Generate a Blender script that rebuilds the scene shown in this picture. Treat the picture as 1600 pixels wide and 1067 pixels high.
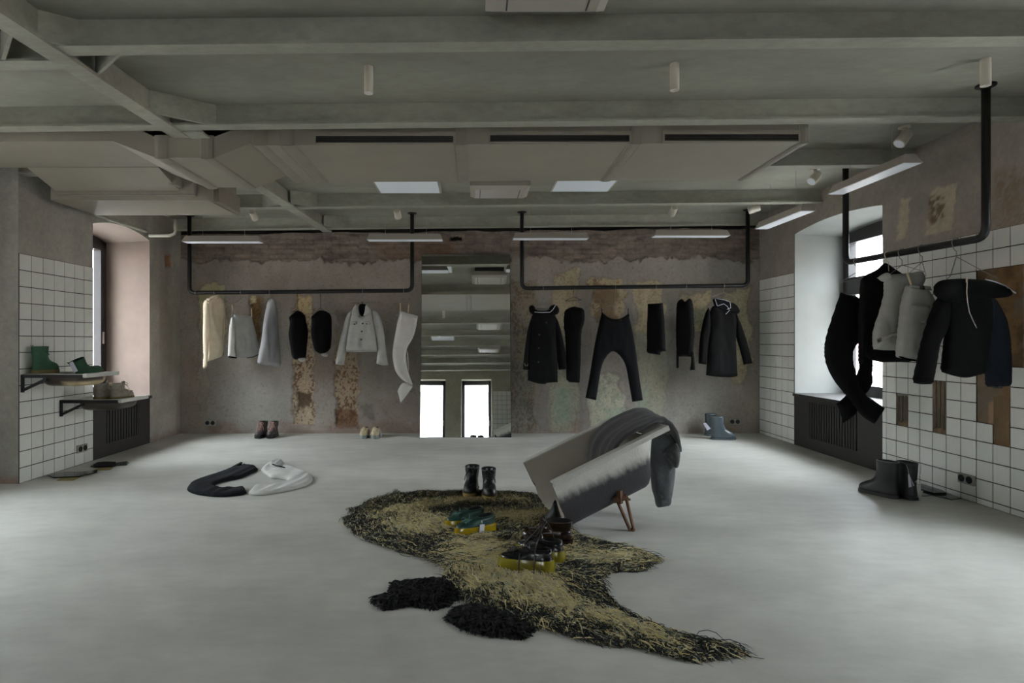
import bpy, bmesh, math, random
import numpy as np
from mathutils import Vector, Matrix
from mathutils.geometry import delaunay_2d_cdt

random.seed(7)
RNG = np.random.default_rng(11)
scene = bpy.context.scene
C = scene.collection
for _o in list(bpy.data.objects):
    bpy.data.objects.remove(_o)

# ------------------------------------------------------------------ camera
F_PX, VX, VY, CAMZ = 940.0, 741.0, 533.0, 1.28      # focal length in pixels, vanishing point, eye height
cam_d = bpy.data.cameras.new('camera')
cam_d.sensor_width = 36.0
cam_d.lens = 36.0 * F_PX / 1600.0
cam_d.shift_x = (800.0 - VX) / 1600.0
cam_d.shift_y = 0.0
cam_d.clip_start = 0.05
cam_o = bpy.data.objects.new('camera', cam_d)
C.objects.link(cam_o)
cam_o.location = (0, 0, CAMZ)
cam_o.rotation_euler = (math.pi / 2, 0, 0)
scene.camera = cam_o

# ------------------------------------------------------------------ world and exposure
WORLD_STRENGTH = 2.0
EXPOSURE = 4.62
world = bpy.data.worlds.new('overcast_sky')
scene.world = world
world.use_nodes = True
_bg = world.node_tree.nodes['Background']
_wn, _wl = world.node_tree.nodes, world.node_tree.links
_wtc = _wn.new('ShaderNodeTexCoord'); _wsx = _wn.new('ShaderNodeSeparateXYZ')
_wl.new(_wtc.outputs['Generated'], _wsx.inputs[0])
_wmr = _wn.new('ShaderNodeMapRange')                       # overcast sky: zenith three times the horizon
_wmr.inputs[1].default_value, _wmr.inputs[2].default_value = 0.0, 1.0
_wmr.inputs[3].default_value, _wmr.inputs[4].default_value = 0.333, 1.0
_wl.new(_wsx.outputs['Z'], _wmr.inputs[0])
_wmx = _wn.new('ShaderNodeMix'); _wmx.data_type = 'RGBA'; _wmx.blend_type = 'MULTIPLY'; _wmx.inputs[0].default_value = 1
_wmx.inputs[6].default_value = (0.86, 0.93, 1.0, 1)
_wl.new(_wmr.outputs[0], _wmx.inputs[7]); _wl.new(_wmx.outputs[2], _bg.inputs[0])
_bg.inputs[1].default_value = WORLD_STRENGTH
scene.view_settings.view_transform = 'Standard'
scene.view_settings.look = 'None'
scene.view_settings.gamma = 1.0
scene.view_settings.use_curve_mapping = False
scene.view_settings.exposure = EXPOSURE
scene.cycles.use_denoising = True
scene.cycles.max_bounces = 10
scene.cycles.diffuse_bounces = 6
scene.cycles.glossy_bounces = 4
scene.cycles.transparent_max_bounces = 12
scene.cycles.sample_clamp_indirect = 6.0


def portal(loc, rot, sx, sy):
    """guides the sky's light through a window opening (emits nothing itself)"""
    d = bpy.data.lights.new('window_portal', 'AREA')
    d.shape = 'RECTANGLE'
    d.size, d.size_y = sx, sy
    d.cycles.is_portal = True
    o = bpy.data.objects.new('window_portal', d)
    C.objects.link(o)
    o.location, o.rotation_euler = loc, rot


# ------------------------------------------------------------------ room dimensions
XL, XR, YB, YREAR = -4.10, 3.98, 8.385, -3.2        # left wall, right wall, back wall, rear wall
XL2, YPIER = -4.75, 5.41                            # the room widens to the left in front of the pier
XWL, XWR = -4.65, 4.58                              # window planes in the deep reveals
WIN_L = (6.466, 7.60, 0.60, 2.55, 0.08)             # y0, y1, sill, springing, arch rise
WIN_R = (5.864, 7.467, 0.64, 2.61, 0.06)
WIN_L2 = (2.85, 4.42, 0.60, 2.55, 0.08)
WIN_R2 = (2.25, 3.75, 0.64, 2.61, 0.06)
REAR_WINS = [(-1.91, -0.93), (-0.41, 0.56)]
for (w, xx, ry) in ((WIN_L, XWL, -1), (WIN_L2, XWL - .6, -1), (WIN_R, XWR, 1), (WIN_R2, XWR, 1)):
    portal((xx, (w[0] + w[1]) / 2, (w[2] + w[3]) / 2), (0, ry * math.pi / 2, 0), w[3] - w[2] + .1, w[1] - w[0])
for (a, b) in REAR_WINS:
    portal(((a + b) / 2, YREAR - .42, 1.45), (math.pi / 2, 0, math.pi), b - a, 2.2)


def ceil_z(x):
    return 2.985 + 0.010 * x


def P(x, y, Y):
    """photograph pixel -> point at depth Y"""
    return ((x - VX) / F_PX * Y, Y, CAMZ + (VY - y) / F_PX * Y)


def FL(x, y, z=0.0):
    Y = F_PX * (CAMZ - z) / (y - VY)
    return ((x - VX) / F_PX * Y, Y, z)


# ------------------------------------------------------------------ numpy noise
def _hash(ix, iy, seed):
    n = (ix.astype(np.int64) * 374761393 + iy.astype(np.int64) * 668265263 + seed * 982451653) & 0xFFFFFFFF
    n = ((n ^ (n >> 13)) * 1274126177) & 0xFFFFFFFF
    n = n ^ (n >> 16)
    return (n & 0xFFFF) / 65535.0


def vnoise(x, y, seed=0):
    x = np.asarray(x, float); y = np.asarray(y, float)
    ix, iy = np.floor(x), np.floor(y)
    fx, fy = x - ix, y - iy
    fx = fx * fx * (3 - 2 * fx); fy = fy * fy * (3 - 2 * fy)
    a = _hash(ix, iy, seed); b = _hash(ix + 1, iy, seed)
    c = _hash(ix, iy + 1, seed); d = _hash(ix + 1, iy + 1, seed)
    return (a * (1 - fx) + b * fx) * (1 - fy) + (c * (1 - fx) + d * fx) * fy


def fbm(x, y, seed=0, octv=4):
    """fractal noise, roughly -1..1"""
    t, a, s = 0, 1.0, 0
    for k in range(octv):
        t = t + a * (vnoise(np.asarray(x) * 2 ** k, np.asarray(y) * 2 ** k, seed + k * 17) * 2 - 1)
        s += a; a *= .5
    return t / s * 1.5


def sstep(a, b, x):
    t = np.clip((x - a) / (b - a), 0, 1)
    return t * t * (3 - 2 * t)


# ------------------------------------------------------------------ materials
def srgb(r, g, b):
    def f(c):
        c /= 255.0
        return c / 12.92 if c <= .04045 else ((c + .055) / 1.055) ** 2.4
    return (f(r), f(g), f(b), 1.0)


MATS = {}


def mat(name, col, rough=.7, metal=0.0, var=0.0, vscale=3.0, bump=0.0, bscale=40.0, spec=.5, emit=None, attr=False,
        stretch=(1, 1, 1), rand=0.0, var2=0.0, v2scale=30.0, coat=0.0, detail=6, trans=0.0, sheen=0.0):
    """principled material: a base colour (or the mesh's colour attribute) broken up by noise, with fine relief"""
    if name in MATS:
        return MATS[name]
    m = bpy.data.materials.new(name)
    m.use_nodes = True
    nt = m.node_tree
    N, Lk = nt.nodes, nt.links
    b = N['Principled BSDF']
    b.inputs['Roughness'].default_value = rough
    b.inputs['Metallic'].default_value = metal
    b.inputs['Specular IOR Level'].default_value = spec
    if coat:
        b.inputs['Coat Weight'].default_value = coat
        b.inputs['Coat Roughness'].default_value = .12
    if trans:
        b.inputs['Transmission Weight'].default_value = trans
        b.inputs['IOR'].default_value = 1.4
    if sheen:
        b.inputs['Sheen Weight'].default_value = sheen
    tc = N.new('ShaderNodeTexCoord')
    mp = N.new('ShaderNodeMapping')
    mp.inputs['Scale'].default_value = stretch
    Lk.new(tc.outputs['Object'], mp.inputs[0])
    src = None
    if attr:
        at = N.new('ShaderNodeAttribute'); at.attribute_name = 'Col'
        src = at.outputs['Color']

    def mixmul(src, fac_socket, lo, hi):
        mr = N.new('ShaderNodeMapRange')
        mr.inputs[1].default_value, mr.inputs[2].default_value = .25, .75
        mr.inputs[3].default_value, mr.inputs[4].default_value = lo, hi
        Lk.new(fac_socket, mr.inputs[0])
        mx = N.new('ShaderNodeMix'); mx.data_type = 'RGBA'; mx.blend_type = 'MULTIPLY'
        mx.inputs[0].default_value = 1.0
        if src is None:
            mx.inputs[6].default_value = col
        else:
            Lk.new(src, mx.inputs[6])
        Lk.new(mr.outputs[0], mx.inputs[7])
        return mx.outputs[2]
    for (v, sc_) in ((var, vscale), (var2, v2scale)):
        if v:
            nz = N.new('ShaderNodeTexNoise')
            nz.inputs['Scale'].default_value = sc_
            nz.inputs['Detail'].default_value = detail
            nz.inputs['Roughness'].default_value = .62
            Lk.new(mp.outputs[0], nz.inputs['Vector'])
            src = mixmul(src, nz.outputs[0], 1 - v, 1 + v)
    if rand:
        oi = N.new('ShaderNodeObjectInfo')
        mr = N.new('ShaderNodeMapRange')
        mr.inputs[3].default_value, mr.inputs[4].default_value = 1 - rand, 1 + rand * .4
        Lk.new(oi.outputs['Random'], mr.inputs[0])
        mx = N.new('ShaderNodeMix'); mx.data_type = 'RGBA'; mx.blend_type = 'MULTIPLY'
        mx.inputs[0].default_value = 1.0
        if src is None:
            mx.inputs[6].default_value = col
        else:
            Lk.new(src, mx.inputs[6])
        Lk.new(mr.outputs[0], mx.inputs[7])
        src = mx.outputs[2]
    if src is None:
        b.inputs['Base Color'].default_value = col
    else:
        Lk.new(src, b.inputs['Base Color'])
    if bump:
        nb = N.new('ShaderNodeTexNoise')
        nb.inputs['Scale'].default_value = bscale
        nb.inputs['Detail'].default_value = 5
        Lk.new(mp.outputs[0], nb.inputs['Vector'])
        bp = N.new('ShaderNodeBump')
        bp.inputs['Strength'].default_value = bump
        bp.inputs['Distance'].default_value = .01
        Lk.new(nb.outputs[0], bp.inputs['Height'])
        Lk.new(bp.outputs[0], b.inputs['Normal'])
    if emit:
        b.inputs['Emission Color'].default_value = emit[0]
        b.inputs['Emission Strength'].default_value = emit[1]
    MATS[name] = m
    return m


M_FLOOR = mat('polished_concrete', srgb(188, 187, 180), .5, var=.24, vscale=.9, var2=.10, v2scale=7, detail=9, bump=.06, bscale=25, spec=.3, stretch=(.7, 1.3, 1))
M_CEIL = mat('raw_ceiling_plaster', srgb(146, 145, 133), .85, var=.26, vscale=1.3, var2=.08, v2scale=14, bump=.15, bscale=18, stretch=(.6, 1.2, 1))
M_BEAM = mat('painted_steel_beam', srgb(158, 157, 144), .8, var=.22, vscale=2.5, var2=.13, v2scale=25, bump=.25, bscale=30, stretch=(.5, 1, 1))
M_DUCT = mat('painted_duct', srgb(150, 144, 131), .6, var=.06, vscale=3, bump=.05, bscale=12, spec=.35)
M_DUCTD = mat('painted_duct_band', srgb(140, 134, 122), .6, var=.1, vscale=9, bump=.2, bscale=10)
M_WALL = mat('patched_plaster', srgb(128, 124, 118), .88, attr=True, var=.13, vscale=3.2, var2=.13, v2scale=26, bump=.5, bscale=22)
M_REVEALW = mat('pinkish_plaster_reveal', srgb(134, 119, 110), .85, var=.14, vscale=3, bump=.2, bscale=8)
M_REVEAL = mat('white_plaster_reveal', srgb(126, 128, 125), .85, var=.07, vscale=3, bump=.2, bscale=8)
M_TILE = mat('white_glazed_tile', srgb(230, 233, 228), .16, var=.05, vscale=8, rand=.07, spec=.5, bump=.03, bscale=6)
M_DARKM = mat('charcoal_metal', srgb(52, 50, 49), .5, var=.1, vscale=6, bump=.05)
M_FRAME = mat('dark_window_frame', srgb(48, 47, 49), .45)
M_BLACK = mat('matte_black', srgb(17, 17, 18), .6)
M_PIPE = mat('black_steel_pipe', srgb(28, 28, 29), .42, metal=.3, var=.12, vscale=10)
M_WHITEP = mat('white_lamp_paint', srgb(168, 162, 151), .5)
M_LED = mat('lamp_diffuser', srgb(225, 230, 236), .5, emit=((.80, .90, 1.0, 1), .003))
M_WOOD = mat('bare_plywood', srgb(118, 98, 70), .85, var=.3, vscale=4, var2=.15, v2scale=40, bump=.3, bscale=30, stretch=(3, 3, .6))
M_LATH = mat('old_timber', srgb(100, 88, 74), .9, var=.6, vscale=9, var2=.3, v2scale=50, bump=.9, bscale=30, stretch=(2, 2, .35))
M_GROUND = mat('street_ground', srgb(150, 148, 144), .9, var=.1)
M_FACADE = mat('terracotta_facade', srgb(186, 150, 136), .9, var=.06, vscale=1)
M_FACADEG = mat('grey_facade', srgb(134, 136, 137), .9, var=.06, vscale=1)
M_FACADEW = mat('white_facade_trim', srgb(235, 232, 228), .8)


def glass_mat():
    m = bpy.data.materials.new('window_glass'); m.use_nodes = True
    nt = m.node_tree; nt.nodes.remove(nt.nodes['Principled BSDF'])
    out = nt.nodes['Material Output']
    t = nt.nodes.new('ShaderNodeBsdfTransparent'); t.inputs[0].default_value = (.985, .99, .985, 1)
    g = nt.nodes.new('ShaderNodeBsdfGlossy'); g.inputs['Roughness'].default_value = .02
    mx = nt.nodes.new('ShaderNodeMixShader'); mx.inputs[0].default_value = .04
    nt.links.new(t.outputs[0], mx.inputs[1]); nt.links.new(g.outputs[0], mx.inputs[2])
    nt.links.new(mx.outputs[0], out.inputs[0])
    return m


M_GLASS = glass_mat()
M_MIRROR = mat('mirror_silver', (.80, .82, .80, 1), .012, metal=1.0)


# ------------------------------------------------------------------ mesh helpers
class MB:
    def __init__(s):
        s.v, s.f = [], []

    def add(s, vs, fs):
        n = len(s.v)
        s.v.extend([tuple(map(float, p)) for p in vs])
        s.f.extend([tuple(i + n for i in f) for f in fs])
        return s

    def box(s, x0, x1, y0, y1, z0, z1, slope=0.0):
        def q(x, y, z):
            return (x, y, z + slope * x)
        vs = [q(x0, y0, z0), q(x1, y0, z0), q(x1, y1, z0), q(x0, y1, z0), q(x0, y0, z1), q(x1, y0, z1), q(x1, y1, z1), q(x0, y1, z1)]
        return s.add(vs, [(0, 3, 2, 1), (4, 5, 6, 7), (0, 1, 5, 4), (1, 2, 6, 5), (2, 3, 7, 6), (3, 0, 4, 7)])

    def quad(s, a, b, c, d):
        return s.add([a, b, c, d], [(0, 1, 2, 3)])

    def prism(s, pts, off):
        """closed polygon (3d points) extruded by the vector off"""
        n = len(pts)
        vs = [tuple(p) for p in pts] + [tuple(np.add(p, off)) for p in pts]
        fs = [tuple(range(n - 1, -1, -1)), tuple(range(n, 2 * n))]
        fs += [(i, (i + 1) % n, n + (i + 1) % n, n + i) for i in range(n)]
        return s.add(vs, fs)

    def tube(s, pts, r, n=8, cap=True):
        pts = [Vector(p) for p in pts]
        rs = r if isinstance(r, (list, tuple)) else [r] * len(pts)
        vs, fs = [], []
        up = None
        for i, p in enumerate(pts):
            t = (pts[min(i + 1, len(pts) - 1)] - pts[max(i - 1, 0)])
            t = t.normalized() if t.length > 1e-9 else Vector((0, 0, 1))
            if up is None:
                up = Vector((0, 0, 1)) if abs(t.z) < .9 else Vector((0, 1, 0))
            a = t.cross(up)
            if a.length < 1e-6:
                a = t.cross(Vector((1, 0, 0)))
            a.normalize(); bvec = a.cross(t).normalized(); up = bvec
            for k in range(n):
                an = 2 * math.pi * k / n
                vs.append(p + (a * math.cos(an) + bvec * math.sin(an)) * rs[i])
        for i in range(len(pts) - 1):
            for k in range(n):
                k2 = (k + 1) % n
                fs.append((i * n + k, i * n + k2, (i + 1) * n + k2, (i + 1) * n + k))
        if cap:
            fs.append(tuple(range(n - 1, -1, -1)))
            m = (len(pts) - 1) * n
            fs.append(tuple(range(m, m + n)))
        return s.add(vs, fs)

    def loft(s, rings, closed=True, cap0=True, cap1=True):
        n = len(rings[0]); vs = [p for r in rings for p in r]; fs = []
        for i in range(len(rings) - 1):
            for k in range(n if closed else n - 1):
                k2 = (k + 1) % n
                fs.append((i * n + k, i * n + k2, (i + 1) * n + k2, (i + 1) * n + k))
        if cap0:
            fs.append(tuple(range(n - 1, -1, -1)))
        if cap1:
            m = (len(rings) - 1) * n
            fs.append(tuple(range(m, m + n)))
        return s.add(vs, fs)

    def lathe(s, prof, c, n=24, axis='z'):
        rings = []
        for (r, h) in prof:
            ring = []
            for k in range(n):
                a = 2 * math.pi * k / n
                d = (r * math.cos(a), r * math.sin(a), h)
                if axis == 'y':
                    d = (r * math.cos(a), h, -r * math.sin(a))
                if axis == 'x':
                    d = (h, r * math.cos(a), r * math.sin(a))
                ring.append((c[0] + d[0], c[1] + d[1], c[2] + d[2]))
            rings.append(ring)
        return s.loft(rings)

    def build(s, name, m, parent=None, smooth=False, local=False, col=None, bevel=0.0):
        me = bpy.data.meshes.new(name)
        me.from_pydata(s.v, [], s.f)
        me.update()
        if m is not None:
            me.materials.append(m)
        if smooth:
            me.shade_smooth()
        if col is not None:
            at = me.color_attributes.new('Col', 'FLOAT_COLOR', 'POINT')
            a = np.ones((len(s.v), 4), np.float32); a[:, :3] = np.asarray(col)[:, :3]
            at.data.foreach_set('color', a.ravel())
        o = bpy.data.objects.new(name, me)
        C.objects.link(o)
        if bevel:
            bv = o.modifiers.new('bevel', 'BEVEL'); bv.width = bevel; bv.segments = 2; bv.limit_method = 'ANGLE'
        if parent is not None:
            attach(o, parent, local)
        return o


def attach(o, parent, local=False):
    o.parent = parent
    if not local and parent.type == 'EMPTY':
        o.matrix_parent_inverse = Matrix.Translation(-Vector(parent.location))


def thing(name, label, cat, loc=(0, 0, 0), group=None, rotz=0.0):
    o = bpy.data.objects.new(name, None)
    o.empty_display_size = .05
    C.objects.link(o)
    o.location = loc
    o.rotation_euler = (0, 0, rotz)
    return tag(o, label, cat, group)


def tag(o, label, cat, group=None):
    o['label'] = label
    o['category'] = cat
    if group:
        o['group'] = group
    return o


def struct(o, label=None, cat=None):
    o['kind'] = 'structure'
    if label:
        o['label'] = label
    if cat:
        o['category'] = cat
    return o


def smooth_by_angle(o, ang=40):
    o.data.shade_smooth()
    try:
        o.data.set_sharp_from_angle(angle=math.radians(ang))
    except Exception:
        pass
    return o


# ================================================================== STRUCTURE
# ---- floor
mb = MB()
mb.box(-5.4, 4.75, YREAR - .1, YB + .12, -.15, 0)
floor = struct(mb.build('floor', M_FLOOR), 'grey polished concrete floor', 'floor')


# ---- back wall: plaster, brick band, chases and stains, coloured per vertex
def lin(r, g, b):
    return np.array(srgb(r, g, b)[:3])


def blend(col, m, c):
    m = m[:, None]
    return col * (1 - m) + np.asarray(c)[None, :] * m


def patch(px, py, x0, x1, y0, y1, amp=5.0, soft=2.0, seed=1, fs=.09):
    d = np.maximum(np.maximum(x0 - px, px - x1), np.maximum(y0 - py, py - y1))
    d = d + amp * fbm(px * fs, py * fs, seed, 5)
    return 1 - sstep(-soft, soft, d)


def grid_panel(s0, s1, z0f, z1f, ds=.0125):
    """structured panel in wall coordinates: s along the wall, z between two curves"""
    ns = max(1, int(round((s1 - s0) / ds)))
    ss = np.linspace(s0, s1, ns + 1)
    z0 = np.array([z0f(a) for a in ss]); z1 = np.array([z1f(a) for a in ss])
    nz = max(1, int(round((z1 - z0).max() / ds)))
    tt = np.linspace(0, 1, nz + 1)
    S = np.repeat(ss[:, None], nz + 1, 1)
    Z = z0[:, None] * (1 - tt)[None, :] + z1[:, None] * tt[None, :]
    idx = np.arange((ns + 1) * (nz + 1)).reshape(ns + 1, nz + 1)
    f = np.stack([idx[:-1, :-1], idx[1:, :-1], idx[1:, 1:], idx[:-1, 1:]], -1).reshape(-1, 4)
    return S.ravel(), Z.ravel(), f


PLASTER = lin(149, 141, 132)
TAN = lin(196, 182, 148)
BROWN = lin(120, 88, 58)
RUST = lin(112, 70, 46)
GREY2 = lin(122, 118, 114)
PALE = lin(176, 174, 163)
GREEN = lin(118, 146, 128)


def back_wall():
    S, Z, f = grid_panel(XL - .02, XR + .02, lambda a: -.01, lambda a: ceil_z(a) - .165 + .02 * float(fbm(np.array([a * 2.2]), np.array([.3]), 15, 4)[0]))
    px = VX + S / YB * F_PX
    py = VY - (Z - CAMZ) / YB * F_PX
    col = np.repeat(PLASTER[None, :], len(S), 0)
    dep = np.zeros(len(S))                                   # + = out of the wall towards the room
    big = fbm(px * .012, py * .012, 3, 4)
    col = col * (1 + .17 * big + .06 * fbm(px * .09, py * .012, 33, 4))[:, None]
    wm = sstep(0, .8, fbm(px * .008 + 5, py * .014, 34, 4))
    col = blend(col, .35 * wm, lin(132, 112, 98))
    # pale patch painting the window's pool of light, then a plaster tone shift
    col = blend(col, .5 * patch(px, py, 318, 460, 520, 672, 8, 20, 31, .03), lin(150, 150, 144))
    col = blend(col, .55 * patch(px, py, 880, 1175, 405, 436, 9, 8, 5), lin(152, 149, 142))
    # brick band above the ragged plaster edge
    edge = np.where(px < 640, 407.0, np.where(px > 800, 402.0, 410.0))
    edge = edge + 7 * fbm(px * .035, py * 0 + 2.0, 8, 4) + 4 * fbm(px * .13, py * .1, 9, 3)
    br = 1 - sstep(-1.2, 1.2, py - edge)
    row = py / 7.6
    joint = np.minimum(np.abs((row % 1) - .5) * 2, 1)
    colm = ((px + 14 * (np.floor(row) % 2)) / 28.0)
    jv = np.minimum(np.abs((colm % 1) - .5) * 2, 1)
    j = np.maximum(sstep(.68, .95, joint), sstep(.88, .98, jv))
    brickv = vnoise(np.floor(colm + .5) * 3.1, np.floor(row + .5) * 7.7, 5)
    bcol = lin(122, 110, 100)[None, :] * (0.82 + .4 * brickv + .3 * fbm(px * .06, py * .1, 6, 4))[:, None]
    bcol = bcol * (1 - .18 * j)[:, None]
    warm = patch(px, py, 590, 700, 382, 408, 14, 14, 77, .05)
    bcol = blend(bcol, .45 * warm, lin(122, 90, 60))
    col = col * (1 - br)[:, None] + bcol * br[:, None]
    dep += br * (-.016 - .006 * j + .010 * (fbm(px * .09, py * .2, 7, 5)) + .004 * brickv)
    hole = patch(px, py, 704, 722, 369, 374, 2, 1.2, 13, .2)
    col = blend(col, hole, lin(38, 34, 30)); dep -= hole * .05
    dep += .003 * fbm(px * .05, py * .05, 12, 5)
    mott = fbm(px * .45, py * .36, 21, 5)
    mott2 = fbm(px * .10, py * .07, 22, 5)

    def chase(x0, x1, y0, y1, c0, c1, thr=.0, amp=4.0, seed=1, depth=.008, k=1.0, fs=.09):
        nonlocal col, dep
        m = patch(px, py, x0, x1, y0, y1, amp, 1.6, seed, fs) * k
        spots = sstep(thr - .12, thr + .12, mott + .5 * mott2)
        cc = np.asarray(c0)[None, :] * (1 - spots)[:, None] + np.asarray(c1)[None, :] * spots[:, None]
        cc = cc * (1 + .16 * mott)[:, None]
        col = col * (1 - m)[:, None] + cc * m[:, None]
        rim = patch(px, py, x0 - 2.5, x1 + 2.5, y0 - 2.5, y1 + 2.5, amp, 2.0, seed, fs) * (1 - m)
        col = col * (1 - .22 * rim)[:, None]
        dep -= m * (depth + .004 * mott)
    # left half
    chase(313, 351, 444, 520, lin(176, 170, 136), lin(164, 156, 122), .3, 5, 41)
    chase(312, 325, 500, 640, lin(150, 144, 132), lin(140, 134, 124), .1, 7, 42, .003, .7)
    chase(389, 406, 466, 535, lin(118, 92, 62), lin(142, 112, 72), .1, 5, 43)
    chase(391, 402, 460, 474, TAN, lin(170, 150, 110), .3, 3, 44, .004)
    chase(459, 490, 484, 662, lin(172, 154, 130), lin(108, 84, 66), .20, 4.5, 45, .012)
    chase(464, 486, 462, 490, lin(190, 172, 130), lin(150, 118, 76), .3, 5, 46, .008)
    chase(463, 486, 612, 637, lin(96, 78, 58), lin(84, 66, 48), .0, 5, 47, .014)
    chase(524, 560, 540, 664, lin(166, 148, 124), lin(108, 82, 62), .15, 4.5, 48, .012)
    chase(524, 560, 640, 668, lin(122, 86, 54), lin(100, 70, 46), .0, 4, 49, .012, .8)
    chase(528, 545, 488, 545, lin(112, 104, 90), lin(130, 110, 84), .1, 6, 50, .003, .7)
    col = blend(col, .6 * patch(px, py, 563, 580, 632, 652, 6, 7, 51, .06), lin(84, 78, 72))
    # right half: old chases between strips of pale and greenish distemper
    for (x0, x1, y0, y1, c0, c1, k, sd) in (
            (799, 836, 440, 674, lin(146, 136, 116), lin(104, 84, 62), .9, 60),
            (800, 830, 560, 674, lin(138, 138, 126), lin(112, 110, 98), .8, 61),
            (861, 902, 424, 520, lin(186, 172, 140), lin(150, 134, 104), .9, 62),
            (862, 902, 520, 676, lin(160, 158, 138), lin(130, 134, 118), .9, 63),
            (926, 972, 436, 500, lin(186, 168, 132), lin(124, 96, 66), .95, 64),
            (932, 962, 446, 500, lin(116, 92, 66), lin(134, 108, 78), .8, 65),
            (924, 972, 590, 676, lin(176, 172, 152), lin(136, 146, 128), .95, 66),
            (992, 1040, 438, 520, lin(198, 182, 146), lin(170, 152, 118), .9, 67),
            (992, 1042, 520, 676, lin(164, 160, 140), lin(138, 140, 124), .9, 68),
            (1058, 1110, 454, 520, lin(196, 180, 142), lin(150, 140, 112), .9, 69),
            (1128, 1170, 452, 572, lin(186, 178, 146), lin(160, 150, 120), .95, 70),
            (1140, 1162, 572, 602, lin(182, 172, 138), lin(150, 138, 110), .8, 71)):
        chase(x0, x1, y0, y1, c0, c1, .25, 10, sd, .004, k * .85, .05)
    for (x0, x1, y0, y1, sd) in ((945, 970, 640, 662, 80), (1082, 1100, 480, 505, 81), (870, 892, 610, 660, 82), (998, 1015, 610, 640, 83)):
        col = blend(col, .45 * patch(px, py, x0, x1, y0, y1, 9, 6, sd, .1), GREEN)
    for (x0, x1, sd) in ((838, 859, 84), (904, 922, 85), (975, 990, 86), (1044, 1056, 87)):
        col = blend(col, .55 * patch(px, py, x0, x1, 470, 676, 4, 4, sd, .05), GREY2)
    col = blend(col, .5 * patch(px, py, 1046, 1130, 560, 668, 14, 22, 88, .03), lin(158, 158, 152))
    # damp and rust along the skirting
    damp = 1 - sstep(0, 26, (676 - py) + 10 * fbm(px * .04, py * .08, 90, 4))
    col = blend(col, .5 * damp * sstep(-.2, .5, fbm(px * .02, py * .03, 91, 3)), lin(122, 92, 74))
    # pitting
    pit = sstep(.62, .8, fbm(px * .35, py * .35, 93, 3))
    col = col * (1 - .22 * pit)[:, None]; dep -= .002 * pit
    mb = MB()
    mb.v = list(map(tuple, np.stack([S, YB - dep, Z], 1))); mb.f = list(map(tuple, f.tolist()))
    o = mb.build('wall_back', M_WALL, col=col, smooth=True)
    struct(o, 'stripped plaster wall with exposed brick band and old chases', 'wall')
    # solid masonry behind the face, near black to paint shade above the wall top
    MB().box(XL - .9, XR + .9, YB + .06, YB + .30, -.15, 3.4).build('masonry', mat('shade_dark_masonry', srgb(34, 32, 30), .95), o)
    return o


wall_back = back_wall()


# ---- side walls with deep arched window niches
def arch(w, a):
    y0, y1, zs, zt, rise = w
    t = (a - (y0 + y1) / 2) / ((y1 - y0) / 2)
    return zt + rise * (1 - t * t)


def side_wall(name, X, wins, y_from, y_to, tilt, paint, label, ztop):
    VSs, Zs, fs, n = [], [], [], 0
    cuts = sorted(wins, key=lambda w: w[0])
    segs, y = [], y_from
    for w in cuts:
        segs.append((y, w[0], lambda a: -.01, ztop))
        segs.append((w[0], w[1], lambda a, w=w: arch(w, a), ztop))
        y = w[1]
    segs.append((y, y_to, lambda a: -.01, ztop))
    for (a, b, z0f, z1f) in segs:
        if b - a < .01:
            continue
        S, Z, f = grid_panel(a, b, z0f, z1f, .02)
        VSs.append(S); Zs.append(Z); fs.append(f + n); n += len(S)
    S = np.concatenate(VSs); Z = np.concatenate(Zs); f = np.concatenate(fs)
    px = VX + X / np.maximum(S, .3) * F_PX
    py = VY - (Z - CAMZ) / np.maximum(S, .3) * F_PX
    col, dep = paint(S, Z, px, py)
    mb = MB()
    sgn = 1 if X < 0 else -1
    mb.v = list(map(tuple, np.stack([X + sgn * dep, S, Z], 1)))
    ff = f if X < 0 else f[:, ::-1]
    mb.f = list(map(tuple, ff.tolist()))
    o = mb.build(name, M_WALL, col=col, smooth=True)
    return struct(o, label, 'wall')


def reveal(parent, w, X, XW):
    """niche sides, arched soffit and sill cheeks between the wall face and the window plane"""
    y0, y1, zs, zt, rise = w
    n = 16
    ys = [y0 + (y1 - y0) * i / n for i in range(n + 1)]
    mb = MB()
    e = .0
    for i in range(n):
        mb.quad((X, ys[i], arch(w, ys[i])), (X, ys[i + 1], arch(w, ys[i + 1])), (XW, ys[i + 1], arch(w, ys[i + 1]) - .03), (XW, ys[i], arch(w, ys[i]) - .03))
    for yy in (y0, y1):
        k = 12
        for i in range(k):
            za, zb = zs + (zt - zs) * i / k, zs + (zt - zs) * (i + 1) / k
            mb.quad((X, yy, za), (XW, yy, za), (XW, yy, zb - (.03 if i == k - 1 else 0)), (X, yy, zb))
    sg = 1 if XW > X else -1
    mb.box(min(X, XW + sg * .15), max(X, XW + sg * .15), y0, y1, zs - .075, zs - .0355)
    mb.box(min(XW - sg * .12, XW + sg * .2), max(XW - sg * .12, XW + sg * .2), y0 - .03, y1 + .03, -.1, zs - .02)          # breast below the window
    return mb.build('window_reveal', M_REVEALW if X < 0 else M_REVEAL, parent)


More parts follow.
